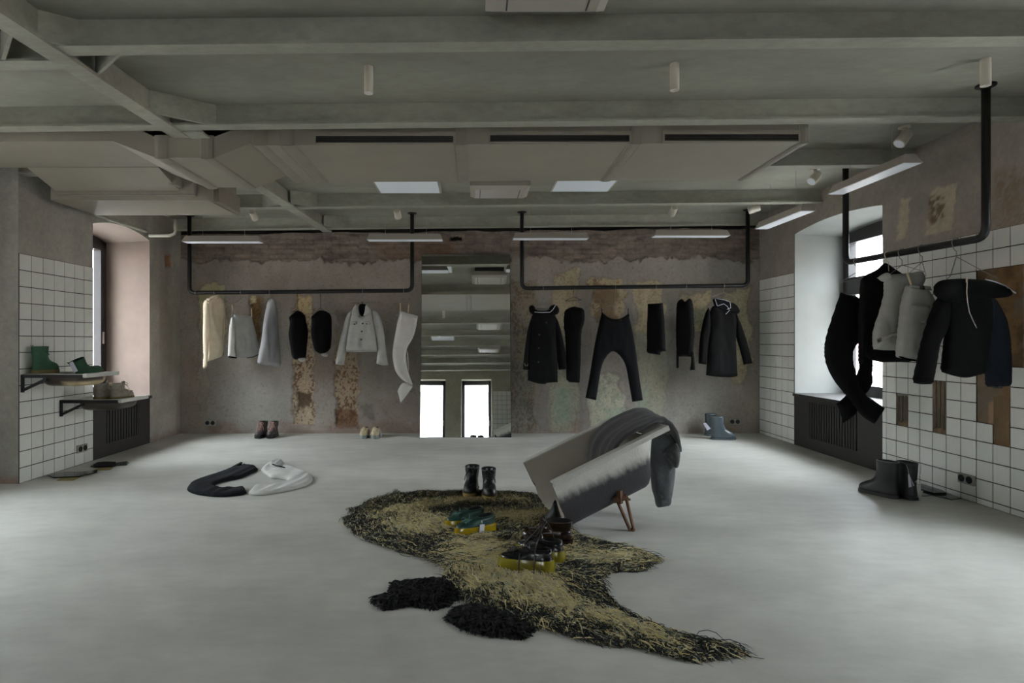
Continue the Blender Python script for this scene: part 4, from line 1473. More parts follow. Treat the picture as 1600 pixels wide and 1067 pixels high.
for (xx, yy) in ((268, 376), (212, 470), (208, 575), (205, 685), (285, 470), (282, 682)):
    q = pl.sz(800 + xx / 5.081, 430 + yy / 5.081); w = pl.world(q[0], q[1], -.082)
    MB().lathe([(0, -.006), (.012, -.004), (.012, .02)], w, 12, 'y').build('button', M_DARKM, bd)
MB().tube([pl.world(*pl.sz(800 + x / 5.081, 430 + y / 5.081), -.07) for (x, y) in ((98, 695), (102, 712), (118, 715), (122, 698))], .004, 6).build('cuff_buckle', M_WIRE, t)
tri_hanger('wire_hanger', 'thin wire hanger holding the long black hooded coat', 848.5, pl, .15, .06, .215)

pl = Plane(897, RAILY, -48)
t = thing('slim_trousers', 'slim black trousers folded lengthwise beside the long hooded coat', 'trousers', (pl.X0, RAILY, .75), 'black garments on the rail')
cloth('legs', pl, ZC, [(420, 272), (460, 255), (492, 243), (530, 254), (572, 262), (576, 355), (560, 400), (546, 450), (541, 700), (534, 850), (448, 846), (446, 835), (434, 830), (435, 700), (425, 460), (410, 400), (414, 340)], .045, F_BLACK2, t, 0, (9, 12), .06, .006, 10, 45)
MB().tube([pl.world(*pl.sz(800 + 423 / 5.081, 430 + y / 5.081), -.035) for y in (375, 400)], .006, 6).build('label', M_TAG, t)
tri_hanger('wire_hanger', 'thin wire hanger holding the slim folded black trousers', 896, pl, .14, .05, .12, M_WIREB)

pl = Plane(959, RAILY, 0)
t = thing('wide_leg_trousers', 'black trousers pegged at both waist corners with bowed spread legs', 'trousers', (pl.X0, RAILY, .5), 'black garments on the rail')
cloth('legs', pl, ZC, [(712, 293), (755, 332), (800, 346), (835, 348), (880, 334), (922, 303), (950, 400), (985, 600), (1010, 800), (1040, 990), (955, 1003), (928, 850), (905, 710), (860, 635), (803, 592), (755, 632), (712, 705), (690, 850), (668, 990), (583, 970), (618, 790), (650, 580), (682, 420)], .045, F_BLUEBLK, t, 0, (0, 5, 9, 10, 18, 19), .07, .006, 6, 46)
cloth('waistband', pl, ZC, [(712, 293), (755, 332), (800, 346), (835, 348), (880, 334), (922, 303), (928, 325), (880, 356), (800, 366), (750, 352), (705, 318)], .012, F_BLACK, t, -.04, (0, 5, 6, 10), .02, 0, 6, 47)
x_ = (961 - VX) / F_PX * RAILY
q1, q2 = P(800 + 712 / 5.081, 430 + 262 / 5.081, RAILY), P(800 + 922 / 5.081, 430 + 262 / 5.081, RAILY)
e1, e2 = P(800 + 713 / 5.081, 430 + 300 / 5.081, RAILY - .01), P(800 + 921 / 5.081, 430 + 310 / 5.081, RAILY - .01)
ht = wires('trouser_hanger', 'wire trouser hanger holding the black trousers with bowed legs', [hook_path(x_, RAILY, rail_z(x_), q1[2] + .06), [(x_, RAILY, q1[2] + .06), q1, q2, (x_, RAILY, q1[2] + .06)]], .0022, M_WIRE, (x_, RAILY, 1.7))
for (p_, q_) in ((q1, e1), (q2, e2)):
    MB().tube([p_, q_], .006, 6).build('clip', M_BLACK, ht)

pl = Plane(1025, RAILY, -42)
t = thing('straight_skirt', 'straight black skirt hung between the bowed trousers and the tailed top', 'skirt', (pl.X0, RAILY, 1.1), 'black garments on the rail')
cloth('body', pl, ZD, [(112, 225), (170, 222), (232, 216), (240, 300), (246, 400), (258, 600), (214, 603), (212, 631), (150, 622), (100, 615), (108, 540), (104, 460), (108, 350)], .05, F_BLACK, t, 0, (0, 2, 5, 7), .06, .006, 10, 48)
tri_hanger('wire_hanger', 'thin wire hanger holding the straight black skirt', 1024.5, pl, .13, .12, .07, None, RAILY, None)

pl = Plane(1071, RAILY, -55)
t = thing('tailed_top', 'narrow black top with two hanging tails at the hem', 'top', (pl.X0, RAILY, .9), 'black garments on the rail')
cloth('body', pl, ZD, [(345, 208), (384, 178), (410, 216), (440, 174), (468, 200), (476, 350), (484, 470), (470, 600), (460, 646), (400, 640), (348, 646), (340, 500), (340, 350)], .05, F_BLACK, t, 0, (8, 10), .06, .006, 10, 49)
cloth('tail', pl, ZD, [(340, 600), (360, 600), (358, 733), (340, 733)], .015, F_BLACK, t, 0, (0, 1, 2, 3), .02, 0, 10, 50)
cloth('tail', pl, ZD, [(455, 600), (478, 590), (488, 750), (446, 752), (458, 690)], .02, F_BLACK, t, 0, (2, 3), .02, 0, 10, 51)
tri_hanger('wire_hanger', 'thin wire hanger holding the narrow black top with tails', 1071.5, pl, .12, .05, .09)

pl = Plane(1133, RAILY, 0)
t = thing('short_coat', 'short black coat with a white-piped hood nearest the tiled corner', 'coat', (pl.X0, RAILY, .9), 'black garments on the rail')
cloth('sleeve', pl, ZD, [(600, 245), (575, 275), (545, 370), (520, 520), (513, 698), (576, 706), (590, 550), (618, 380)], .05, F_BLACK2, t, -.01, (4, 5), .06, .006, 12, 52)
cloth('sleeve', pl, ZD, [(805, 285), (830, 330), (868, 430), (905, 550), (941, 694), (872, 708), (842, 590), (808, 480), (795, 380)], .05, F_BLACK2, t, -.01, (4, 5), .06, .006, 12, 53)
bd = cloth('body', pl, ZD, [(600, 250), (660, 235), (750, 255), (815, 290), (808, 480), (812, 640), (820, 795), (785, 808), (700, 806), (622, 800), (570, 790), (580, 640), (600, 420)], .06, F_BLACK2, t, -.02, (6, 10), .09, .012, 7, 54, .1)
cloth('hood', pl, ZD, [(612, 184), (660, 188), (720, 200), (752, 214), (792, 222), (832, 272), (828, 304), (760, 312), (700, 290), (640, 262), (618, 225)], .045, F_BLACK, t, -.055, (), .05, .005, 12, 55)
for pts in (((622, 192), (640, 245), (690, 228), (720, 250), (735, 280), (705, 310)), ((640, 188), (700, 198), (740, 215), (745, 260), (715, 272))):
    MB().tube([pl.world(*pl.sz(990 + x / 5.081, 430 + y / 5.081), -.104) for (x, y) in pts], .003, 6).build('piping', M_TAG, t)
tri_hanger('wire_hanger', 'pale hanger holding the short black hooded coat', 1130.5, pl, .16, .06, .09, M_PEG)

# ---- garments on the rail along the tiled wall: hangers stand across the rail, so they face into the room
def rz2(Y):
    return 1.985 + (2.015 - 1.985) * (Y - 4.08) / (5.62 - 4.08)


def cross_hanger(name, label, Y, paths, m=None, pegs=()):
    return wires(name, label, [hook_path(RX, Y, rz2(Y), rz2(Y) - .10, False)] + paths, .003, m or M_WIRE, (RX, Y, 1.9), 'hangers on the tiled wall rail', pegs)


def E(Y, x, y, off=0.0):
    q = P(1270 + x / 3.952, 400 + y / 3.952, Y)
    return (q[0], q[1] + off, q[2])


Y5 = 5.45
pl = Plane(1330, Y5, 0)
t = thing('curved_trousers', 'black balloon trousers with crossed curved legs hanging before the window', 'trousers', (pl.X0, Y5, .55), 'garments on the tiled wall rail')
cloth('leg', pl, ZE, [(160, 223), (210, 236), (266, 247), (300, 300), (300, 480), (262, 545), (238, 572), (230, 610), (238, 670), (262, 750), (282, 805), (310, 850), (360, 885), (428, 932), (400, 980), (366, 1032), (285, 985), (212, 875), (130, 785), (78, 695), (56, 595), (68, 500), (110, 370)], .06, F_BLACK, t, -.03, (0, 13, 15), .09, .008, 6, 61)
cloth('leg', pl, ZE, [(290, 560), (350, 560), (392, 650), (380, 715), (391, 785), (345, 850), (310, 890), (285, 985), (205, 1032), (188, 970), (162, 912), (215, 872), (262, 800), (300, 715), (310, 640)], .05, F_BLACK, t, .04, (8, 10), .07, .008, 6, 62)
cross_hanger('wire_hanger', 'thin wire hanger holding the black balloon trousers', Y5, [[(RX, Y5, rz2(Y5) - .10), E(Y5, 165, 165), E(Y5, 164, 222)], [(RX, Y5, rz2(Y5) - .10), E(Y5, 330, 125), E(Y5, 165, 165)]])

Y4 = 5.10
pl = Plane(1375, Y4, 0)
t = thing('black_blazer', 'black jacket hung behind the pale vest on the window rail', 'jacket', (pl.X0, Y4, .9), 'garments on the tiled wall rail')
cloth('body', pl, ZE, [(300, 125), (400, 82), (428, 48), (456, 38), (492, 70), (548, 102), (620, 160), (640, 400), (635, 640), (590, 652), (300, 656), (300, 400), (290, 200)], .06, F_BLACK, t, 0, (7, 9), .09, .008, 6, 63)
cloth('sleeve', pl, ZE, [(310, 118), (275, 148), (268, 300), (264, 500), (262, 662), (297, 665), (305, 500), (325, 300)], .045, F_BLACK, t, -.04, (4, 5), .05, .006, 10, 64)
cross_hanger('coat_hanger', 'pale plastic coat hanger between the black jacket and the pale vest', 5.04, [[(RX, 5.04, rz2(5.04) - .10), E(5.04, 470, 100), E(5.04, 395, 135)]], M_PEG)

Y3 = 4.88
pl = Plane(1392, Y3, 0)
t = thing('pale_vest', 'pale grey denim vest with a buckled waist strap on the window rail', 'vest', (pl.X0, Y3, 1.2), 'garments on the tiled wall rail')
cloth('body', pl, ZE, [(446, 125), (500, 108), (580, 112), (690, 80), (692, 180), (620, 230), (560, 320), (530, 440), (518, 580), (440, 580), (374, 574), (366, 510), (372, 450), (410, 345), (440, 235), (436, 180)], .05, F_GREYW, t, 0, (8, 10), .08, .008, 8, 65)
cloth('strap', pl, ZE, [(364, 514), (440, 478), (525, 455), (525, 482), (450, 498), (372, 536)], .018, F_WHITE, t, -.060, (0, 2, 3, 5), .02, .002, 8, 66)
cloth('shoulder', pl, ZE, [(388, 130), (440, 100), (470, 108), (482, 140), (440, 165), (400, 150)], .03, F_WHITE, t, -.02, (), .04, .003, 8, 67)
cross_hanger('wire_hanger', 'thin wire hanger holding the pale denim vest', Y3, [[(RX, Y3, rz2(Y3) - .10), E(Y3, 690, 95), E(Y3, 470, 115), (RX, Y3, rz2(Y3) - .10)]])

Y2 = 4.66
pl = Plane(1425, Y2, 0)
t = thing('pale_denim_skirt', 'pale grey denim skirt with a black hem hung by pegs', 'skirt', (pl.X0, Y2, 1.2), 'garments on the tiled wall rail')
bd = cloth('body', pl, ZE, [(578, 172), (640, 182), (700, 190), (756, 270), (770, 380), (740, 560), (650, 642), (580, 640), (516, 622), (512, 575), (530, 420), (545, 270)], .055, F_GREYW, t, 0, (0, 8), .08, .008, 7, 68)
cloth('waistband', pl, ZE, [(576, 172), (700, 190), (708, 216), (566, 196)], .014, F_GREYW, bd, -.048, (0, 1, 2, 3), .02, 0, 7, 69)
cloth('pocket', pl, ZE, [(575, 300), (690, 310), (680, 405), (620, 415), (560, 375)], .005, F_GREYW, bd, -.057, (0, 1), .012, 0, 7, 70)
cloth('hem', pl, ZE, [(512, 612), (580, 632), (650, 640), (650, 650), (578, 645), (514, 624)], .02, F_BLACK, t, -.03, (), .02, 0, 7, 71)
p1, p2 = E(Y2, 578, 105, -.01), E(Y2, 850, 90, -.01)
cross_hanger('peg_hanger', 'wire hanger with a wooden peg holding the pale denim skirt', Y2, [[(RX, Y2, rz2(Y2) - .10), E(Y2, 575, 120), E(Y2, 700, 120), (RX, Y2, rz2(Y2) - .10)]], None, ((p1, E(Y2, 580, 180, -.05)),))

Y1 = 4.33
pl = Plane(1500, Y1, 0)
t = thing('hooded_jacket', 'black hooded zip jacket with bluish sleeve hung last on the window rail', 'jacket', (pl.X0, Y1, 1.0), 'garments on the tiled wall rail')
cloth('sleeve', pl, ZE, [(840, 215), (765, 235), (705, 395), (660, 560), (614, 780), (660, 790), (725, 788), (752, 650), (768, 545), (812, 480), (850, 330)], .055, F_BLACK, t, -.01, (4, 6), .06, .006, 8, 72)
cloth('sleeve', pl, ZE, [(1010, 215), (1090, 240), (1150, 308), (1194, 430), (1210, 600), (1208, 800), (1140, 806), (1072, 804), (1064, 700), (1045, 560), (1020, 400)], .055, F_BLUES, t, -.01, (5, 7), .06, .008, 8, 73)
bd = cloth('body', pl, ZE, [(790, 215), (920, 195), (1070, 210), (1085, 400), (1060, 560), (1038, 722), (935, 752), (850, 738), (774, 712), (790, 580), (800, 470), (800, 350)], .065, F_BLACK2, t, -.03, (5, 8), .09, .008, 6, 74)
cloth('hood', pl, ZE, [(698, 200), (725, 158), (790, 147), (900, 142), (1040, 155), (1140, 190), (1186, 236), (1160, 256), (1080, 262), (980, 268), (880, 290), (760, 280), (706, 252)], .045, F_BLACK, t, -.07, (), .06, .006, 8, 75)
MB().tube([pl.world(*pl.sz(1270 + x / 3.952, 400 + y / 3.952), -.09) for (x, y) in ((1000, 150), (1060, 165), (1120, 188), (1160, 218), (1184, 234))], .004, 6).build('hood_piping', M_TAG, t)
MB().tube([pl.world(*pl.sz(1270 + x / 3.952, 400 + y / 3.952), -.125) for (x, y) in ((866, 150), (862, 230), (868, 290), (878, 350), (900, 400), (922, 445))], .0032, 6).build('zip', M_WIRE, t)
cloth('zip_pull', pl, ZE, [(862, 146), (874, 146), (873, 172), (861, 172)], .006, M_PEG, t, -.118, (0, 1, 2, 3), .01, 0, 8, 76, 0, .006)
cloth('cuff_lining', pl, ZE, [(1088, 798), (1160, 800), (1158, 816), (1092, 812)], .03, F_WHITE, t, -.02, (), .02, 0, 8, 77)
cross_hanger('wire_hanger', 'thin bent wire hanger holding the black hooded zip jacket', Y1, [[(RX, Y1, rz2(Y1) - .10), E(Y1, 850, 120), E(Y1, 800, 170)], [(RX, Y1, rz2(Y1) - .10), E(Y1, 1040, 85), E(Y1, 1110, 120), E(Y1, 1138, 130)]])

# ================================================================== SINK SHELVES
M_SINK = mat('sink_underside', srgb(40, 36, 32), .3, attr=True, var=.25, vscale=7, spec=.5)
M_ENAMEL = mat('worn_white_enamel', srgb(196, 196, 190), .28, var=.08, vscale=12)


def sink(y0, y1, xo, zt, label, cream, tray=1.0):
    """sink let into a slab: enamel frame round the opening, closed bowl hanging below, angle bracket at the near end"""
    t = thing('sink_shelf', label, 'sink', (XL, (y0 + y1) / 2, zt), 'cut sinks used as shelves')
    xw = XL + .010
    bx0, bx1, by0, by1 = -3.965, xo - .03, y0 + .015, y1 - .03
    fr_ = MB()
    fr_.box(xw, bx0, y0, y1, zt - .026, zt).box(bx1, xo + .01, y0, y1, zt - .026, zt).box(bx0, bx1, y0, by0, zt - .026, zt).box(bx0, bx1, by1, y1, zt - .026, zt)
    fr_.build('frame', M_ENAMEL, t)
    for (nm, ins, dz, mm) in (('bowl', 0.0, 0.0, M_SINK), ('bowl_lining', .010, .010, M_ENAMEL)):
        rings, cols = [], []
        for (f, d) in ((1.0, .006), (1.0, .03), (.985, .06), (.95, .085), (.88, .103), (.76, .113), (.5, .118), (.15, .119)):
            rg = []
            for k in range(40):
                an = 2 * math.pi * k / 40
                c_, s_ = math.cos(an), math.sin(an)
                cx, cy = (bx0 + bx1) / 2, (by0 + by1) / 2
                ax, ay = (bx1 - bx0) / 2 - ins + .004, (by1 - by0) / 2 - ins + .004
                x = cx + ax * f * math.copysign(abs(c_) ** .5, c_)
                y = cy + ay * f * math.copysign(abs(s_) ** .5, s_)
                rg.append((x, y, zt - d + (dz if d > .01 else 0)) if ins == 0 or tray == 1.0 else (x, y, zt - d * tray))
                nz = float(fbm(np.array([x * 9.0]), np.array([y * 5.0 + d * 8]), 5, 3)[0])
                cols.append(lin(188, 170, 132) if (cream and x > -3.72 + .05 * nz and d > .06 + .02 * nz) else lin(58, 50, 43))
            rings.append(rg)
        m_ = MB(); m_.loft(rings if ins == 0 else [r[::-1] for r in rings], cap0=False)
        m_.build(nm, mm, t, smooth=True, col=np.array(cols) if ins == 0 else None)
    m_ = MB(); m_.prism([(xo - .008, y0 - .004, zt - .034), (xo + .028, y0 - .004, zt - .034), (xo + .03, y0 - .004, zt + .004), (xo - .010, y0 - .004, zt + .004)], (0, y1 - y0 + .02, 0)); m_.build('rim', M_ENAMEL, t, bevel=.006)
    br = MB(); yb0, yb1 = y0 - .022, y0 - .001
    br.box(xw, xo - .01, yb0, yb1, zt - .034, zt - .004).box(xw, xw + .022, yb0, yb1, zt - .165, zt - .006)
    br.prism([(xw, yb0, zt - .165), (xw, yb0, zt - .142), (-3.86, yb0, zt - .03), (-3.86, yb0, zt - .058)], (0, yb1 - yb0, 0))
    br.build('bracket', M_BLACK, t)
    return t


sink(5.445, 5.93, -3.535, .985, 'upper cut sink used as a shelf carrying the green boots', True)
sink(5.955, 6.43, -3.515, .705, 'lower cut sink used as a shelf carrying the small grey shoes', False, .11)

# ================================================================== SHOES
def shoe(name, label, group, L=.28, W=.10, H=.11, shaft=False, sole=.028, toe=.055, mats=None, laces=True, lace_m=None, tagged=False, low_collar=.0,
         sole_out=.006, flare=1.0, sole_rise=0.0, lining=None, tongue=True, pull=False):
    """one shoe, toe along +X, heel at the origin, built from stacked outlines"""
    um, sm = mats
    t = thing(name, label, 'shoe' if not shaft else 'boot', (0, 0, 0), group)
    N_ = 28

    def outline(xh, xf, w, z, tilt=0.0, waist=.0):
        r = []
        for k in range(N_):
            a = 2 * math.pi * k / N_
            cx, ax = (xh + xf) / 2, (xf - xh) / 2
            c, s_ = math.cos(a), math.sin(a)
            x = cx + ax * math.copysign(abs(c) ** .86, c)
            u = (x - xh) / (xf - xh)
            wid = w * (1 - waist * math.exp(-((u - .42) / .2) ** 2))
            r.append((x, wid * math.copysign(abs(s_) ** .8, s_), z + tilt * (x - cx)))
        return r
    # profile: height -> (heel, front, half width)
    keys = []
    z0 = sole
    if shaft:
        R_ = H - toe
        keys = [(z0 - .004, 0.0, L, W * .5, .16), (z0 + .015, -.002, L * 1.0, W * .5, .14), (toe * .75 + z0 * .3, .0, L * .985, W * .48, .12), (toe + z0 * .3, .002, L * .93, W * .45, .08),
                (toe + .12 * R_ + .004, .004, L * .80, W * .42, .04), (toe + .2 * R_ + .003, .006, L * .68, W * .40, 0), (toe + .31 * R_, .006, L * .60, W * .40, 0), (toe + .44 * R_, .004, L * .555, W * .42, 0),
                (toe + .68 * R_, 0, L * .545 * flare, W * .46 * flare, 0), (toe + .94 * R_, -.004, L * .56 * flare, W * .49 * flare, 0), (H, -.004, L * .56 * flare, W * .495 * flare, 0)]
        inner_drop = min(.10, R_ * .5)
    else:
        keys = [(z0 - .004, 0.0, L, W * .5, .16), (z0 + .015, -.002, L, W * .5, .14), (toe * .8 + z0 * .2, 0, L * .975, W * .48, .10), (toe, .002, L * .90, W * .45, .05),
                (toe + .016, .003, L * .76, W * .41, 0), (toe + .032, .004, L * .62, W * .37, 0), (H - .008, .006, L * .47, W * .33, 0), (H, .006, L * .45, W * .33, 0)]
        inner_drop = .04
    rings = [outline(a, b, c, z, (low_collar if i >= len(keys) - 2 else low_collar * max(0, i - 3) / max(1, len(keys) - 4)), wst) for i, (z, a, b, c, wst) in enumerate(keys)]
    zz, a, b, c, _ = keys[-1]
    rings.append(outline(a + .007, b - .007, c - .007, zz + .001, low_collar))
    rings.append(outline(a + .009, b - .009, c - .009, zz - inner_drop, low_collar))
    m_ = MB(); m_.loft(rings); o = m_.build('upper', um, t, smooth=True, local=True)
    if lining is not None:
        o.data.materials.append(lining)
        nf = N_ * (len(rings) - 1)
        for i, p in enumerate(o.data.polygons):
            if N_ * (len(keys)) <= i < nf or i == nf + 1:
                p.material_index = 1
    ws = W * .5 + sole_out
    zs = [(0, .0), (.004, 1), (sole * .6, 1.0), (sole, .9), (sole + sole_rise, .55)]
    sr = []
    for (z, e) in zs:
        sr.append(outline(-sole_out * e - .001, L + sole_out * e, ws - sole_out * (1 - e), z, 0, .17))
    if not sole_rise:
        sr = sr[:-1]
    m_ = MB(); m_.loft(sr); smooth_by_angle(m_.build('sole', sm, t, local=True), 50)
    if shaft:
        m_ = MB(); m_.loft([outline(-.004, L * .27, W * .43, -.0005), outline(-.004, L * .27, W * .44, .012)]); m_.build('heel', sm, t, local=True)

    def front(z):
        for i in range(len(keys) - 1):
            if keys[i][0] <= z <= keys[i + 1][0]:
                f = (z - keys[i][0]) / max(1e-6, keys[i + 1][0] - keys[i][0])
                return keys[i][2] * (1 - f) + keys[i + 1][2] * f + low_collar * 0, (keys[i][3] * (1 - f) + keys[i + 1][3] * f)
        return keys[-1][2], keys[-1][3]
    if laces:
        lm = lace_m or M_BLACK
        top = H - .012
        za = toe + .008
        k = 5 if not shaft else 7
        m_ = MB()
        prev = None
        for i in range(k):
            z = za + (top - za) * i / (k - 1)
            x, w = front(z)
            wx = min(.024, w * .6)
            l_, r_ = (x - .018, -wx, z + .006), (x - .018, wx, z + .006)
            m_.tube([l_, (x + .003, -wx * .5, z + .007), (x + .006, 0, z + .008), (x + .003, wx * .5, z + .007), r_], .0036, 6)
            if prev:
                m_.tube([prev[0], (x + .010, 0, (z + prev[2]) / 2 + .007), r_], .003, 6)
            prev = (l_, r_, z)
        x, w = front(top)
        for sg in (-1, 1):                                        # bow and loose ends
            m_.tube([(x + .006, 0, top + .008), (x + .02, sg * .02, top + .016), (x + .016, sg * .045, top), (x + .012, sg * .03, top - .016), (x + .008, 0, top + .004)], .003, 6)
            m_.tube([(x + .006, 0, top + .006), (x + .022, sg * .02, top - .01), (x + .03, sg * .042, top - .045), (x + .024, sg * .05, max(.012, top - .085))], .003, 6)
        m_.build('laces', lm, t, smooth=True, local=True)
    if tongue and laces:
        x, w = front(H - .004)
        m_ = MB()
        m_.loft([[(x - .012, -w * .55, H - .03), (x + .002, 0, H - .03), (x - .012, w * .55, H - .03), (x - .018, 0, H - .03)], [(x - .004, -w * .5, H + .018), (x + .008, 0, H + .022), (x - .004, w * .5, H + .018), (x - .008, 0, H + .018)]])
        m_.build('tongue', um, t, smooth=True, local=True)
    if pull:
        m_ = MB(); m_.tube([(.002, -.012, H - .02), (-.012, -.010, H + .012), (-.012, .010, H + .012), (.002, .012, H - .02)], .004, 6); m_.build('pull_loop', lace_m or M_BLACK, t, smooth=True, local=True)
    if tagged:
        x, w = front(H * .75)
        x *= .55
        m_ = MB(); y_ = -(W * .5 + .012) * tagged
        m_.add([(x - .018, y_, H * .66), (x + .018, y_, H * .70), (x + .034, y_ * 1.15, H * .70 - .10), (x - .002, y_ * 1.15, H * .66 - .10),
                (x - .018, y_ * 1.03, H * .66), (x + .018, y_ * 1.03, H * .70), (x + .034, y_ * 1.18, H * .70 - .10), (x - .002, y_ * 1.18, H * .66 - .10)],
               [(0, 1, 2, 3), (7, 6, 5, 4), (0, 4, 5, 1), (1, 5, 6, 2), (2, 6, 7, 3), (3, 7, 4, 0)])
        m_.build('price_tag', M_TAG, t, local=True)
        m_ = MB(); m_.tube([(x, y_ * .9, H * .9), (x, y_, H * .68)], .0015, 5); m_.build('tag_string', M_TAG, t, local=True)
    return t


def put(t, x, y, z, deg, tilt=0.0, roll=0.0):
    t.location = (x, y, z)
    t.rotation_euler = (math.radians(roll), math.radians(tilt), math.radians(deg))
    return t


def leather(name, col, rough=.4, var=.2, coat=0.0, spec=.5):
    return mat(name, col, rough, var=var, vscale=14, bump=.15, bscale=60, spec=spec, coat=coat)


S_BLACK = leather('black_leather', srgb(22, 22, 23), .45)
S_RUBB = mat('charcoal_rubber', srgb(46, 47, 50), .42, var=.12, vscale=10, bump=.08, bscale=40)
S_BLUE = mat('blue_grey_rubber', srgb(72, 82, 87), .24, var=.12, vscale=10)
S_GREEN = leather('green_suede', srgb(44, 86, 60), .75, .25)
S_TEAL = leather('teal_leather', srgb(26, 62, 54), .4, .3)
S_BROWN = leather('glossy_brown_leather', srgb(40, 24, 18), .2, .5, .5)
S_BLKY = leather('glossy_black_leather', srgb(20, 21, 24), .22, .2, .4)
S_GREY = leather('grey_mottled_leather', srgb(128, 122, 108), .6, .45)
S_PINK = leather('pink_grey_leather', srgb(74, 66, 64), .6, .5)
S_BEIGE = leather('beige_canvas', srgb(186, 172, 142), .8, .2)
G_YEL = mat('yellow_resin', srgb(150, 128, 20), .12, var=.25, vscale=10, spec=.6, coat=.5)
G_OLIVE = mat('olive_resin', srgb(132, 122, 32), .16, var=.25, vscale=10, spec=.6, coat=.4)
G_AMBER = mat('amber_resin', srgb(132, 112, 66), .1, var=.25, vscale=10, spec=.6, coat=.5)
G_SOLE = mat('crepe_sole', srgb(104, 92, 52), .7, var=.2, vscale=20)
G_DSOLE = mat('dark_rubber_sole', srgb(18, 18, 18), .35)
G_CLEAR = mat('grey_clear_sole', srgb(140, 148, 146), .2)
L_PINK = mat('pink_laces', srgb(190, 150, 140), .8)
L_CREAM = mat('cream_laces', srgb(206, 192, 156), .8)
L_TEAL = mat('teal_laces', srgb(70, 104, 96), .8)
L_BROWN = mat('dark_brown_laces', srgb(48, 40, 34), .6)

# against the back wall
g_ = 'dark and pink lace-up shoes by the wall'
for (xp, yp, dg, sd) in ((403, 685, -93, 0), (419.5, 685, -88, 1)):
    t = shoe('lace_up_shoe', 'dark and pink lace-up high shoe by the back wall', g_, .29, .115, .20, True, .045, .085, (S_PINK, G_DSOLE), True, L_PINK, tagged=(1 if sd else 0), lining=M_BLACK)
    q = FL(xp, yp); put(t, q[0], q[1] + .29, 0, dg)
    if sd:
        t['label'] = 'dark and pink lace-up high shoe with a white tag, by the back wall'
g_ = 'beige trainers by the wall'
for (xp, yp, dg, sd) in ((567.5, 685, -92, 0), (583.5, 685, -88, 1)):
    t = shoe('trainer', 'beige canvas trainer with pale clear sole by the back wall', g_, .28, .115, .12, False, .040, .085, (S_BEIGE, G_CLEAR), True, L_CREAM, tagged=(-1 if sd else 0), lining=M_BLACK)
    q = FL(xp, yp); put(t, q[0], q[1] + .28, 0, dg)
    if sd:
        t['label'] = 'beige canvas trainer with a white tag and pale clear sole'
t = shoe('rubber_boot', 'glossy blue-grey pull-on boot beside the wall socket', 'blue-grey boots', .31, .11, .30, True, .024, .075, (S_BLUE, S_BLUE), False, flare=.92, lining=M_BLACK)
q = FL(1113, 686); put(t, q[0] - .01, q[1] + .02, 0, -6)
t = shoe('rubber_boot', 'glossy blue-grey pull-on boot with a white tag, behind its fellow', 'blue-grey boots', .31, .11, .30, True, .024, .075, (S_BLUE, S_BLUE), False, flare=.92, lining=M_BLACK)
q = FL(1108, 682); put(t, q[0] - .01, q[1] + .10, 0, 12)
m = MB(); qq = [P(x, y, 8.105) for (x, y) in ((1099, 661), (1103, 660), (1110.5, 669), (1105, 672))]
m.prism(qq, (0, .002, 0)); _tg = m.build('price_tag', M_TAG, None)
_tg.parent = t; bpy.context.view_layer.update(); _tg.matrix_parent_inverse = t.matrix_world.inverted()

# black boots by the tiled wall
t = shoe('ankle_boot', 'matt black ankle boot with a white paper tag by the tiled wall', 'black ankle boots', .31, .115, .295, True, .026, .07, (S_RUBB, S_RUBB), False, flare=.95, lining=M_BLACK)
q = FL(1409, 781); put(t, q[0], q[1] + .04, 0, 116)
t2 = shoe('ankle_boot', 'matt black ankle boot against the tiled wall behind its tagged fellow', 'black ankle boots', .31, .115, .295, True, .026, .07, (S_RUBB, S_RUBB), False, flare=.95, lining=M_BLACK)
q = FL(1431, 783); put(t2, q[0] + .02, q[1] + .03, 0, 96)
for pts in (((1419, 741), (1421, 740), (1425, 760), (1420, 761)), ((1421, 742), (1429, 758), (1427, 759))):
    m = MB(); m.prism([P(x, y, 4.822) for (x, y) in pts], (0, .002, 0)); o = m.build('price_tag', M_TAG, None)
    o.parent = t; bpy.context.view_layer.update(); o.matrix_parent_inverse = t.matrix_world.inverted()
m = MB(); m.tube([P(x, y, 4.825) for (x, y) in ((1440, 727), (1438, 740), (1435, 748), (1430, 753))], .0022, 6); o = m.build('tag_string', M_TAG, None)
o.parent = t2; bpy.context.view_layer.update(); o.matrix_parent_inverse = t2.matrix_world.inverted()

m = MB(); m.tube([P(1416, 726, 4.87), P(1419, 733, 4.84), P(1420, 741, 4.822)], .0018, 6); o = m.build('tag_string', M_TAG, None)
o.parent = t; bpy.context.view_layer.update(); o.matrix_parent_inverse = t.matrix_world.inverted()

# on the straw
RUGZ = .022
for (xp, yp, dg, sd) in ((740, 781, -98, 0), (764, 786, -88, 1)):
    t = shoe('laced_boot', ('black laced boot with amber resin sole, its laces looped outwards', 'black laced boot with amber resin sole, a long lace end trailing')[sd], 'black laced boots on the straw', .285, .122, .215, True, .036, .075, (S_BLACK, G_AMBER), True, M_BLACK, sole_out=.009, lining=M_BLACK)
    q = FL(xp, yp); put(t, q[0], q[1] + .27, RUGZ, dg)
t = shoe('resin_sneaker', 'teal sneaker dipped in yellow resin with a white tag', 'teal resin sneakers', .285, .11, .105, False, .038, .072, (S_TEAL, G_YEL), True, L_TEAL, low_collar=-.10, sole_out=.012, sole_rise=.018, tagged=-1, lining=M_BLACK)
put(t, .13, 4.03, RUGZ, 211)
t = shoe('resin_sneaker', 'teal sneaker dipped in yellow resin half hidden behind the tagged one', 'teal resin sneakers', .285, .11, .105, False, .038, .072, (S_TEAL, G_YEL), True, L_TEAL, low_collar=-.10, sole_out=.012, sole_rise=.018, lining=M_BLACK)
put(t, .065, 4.19, RUGZ, 209)
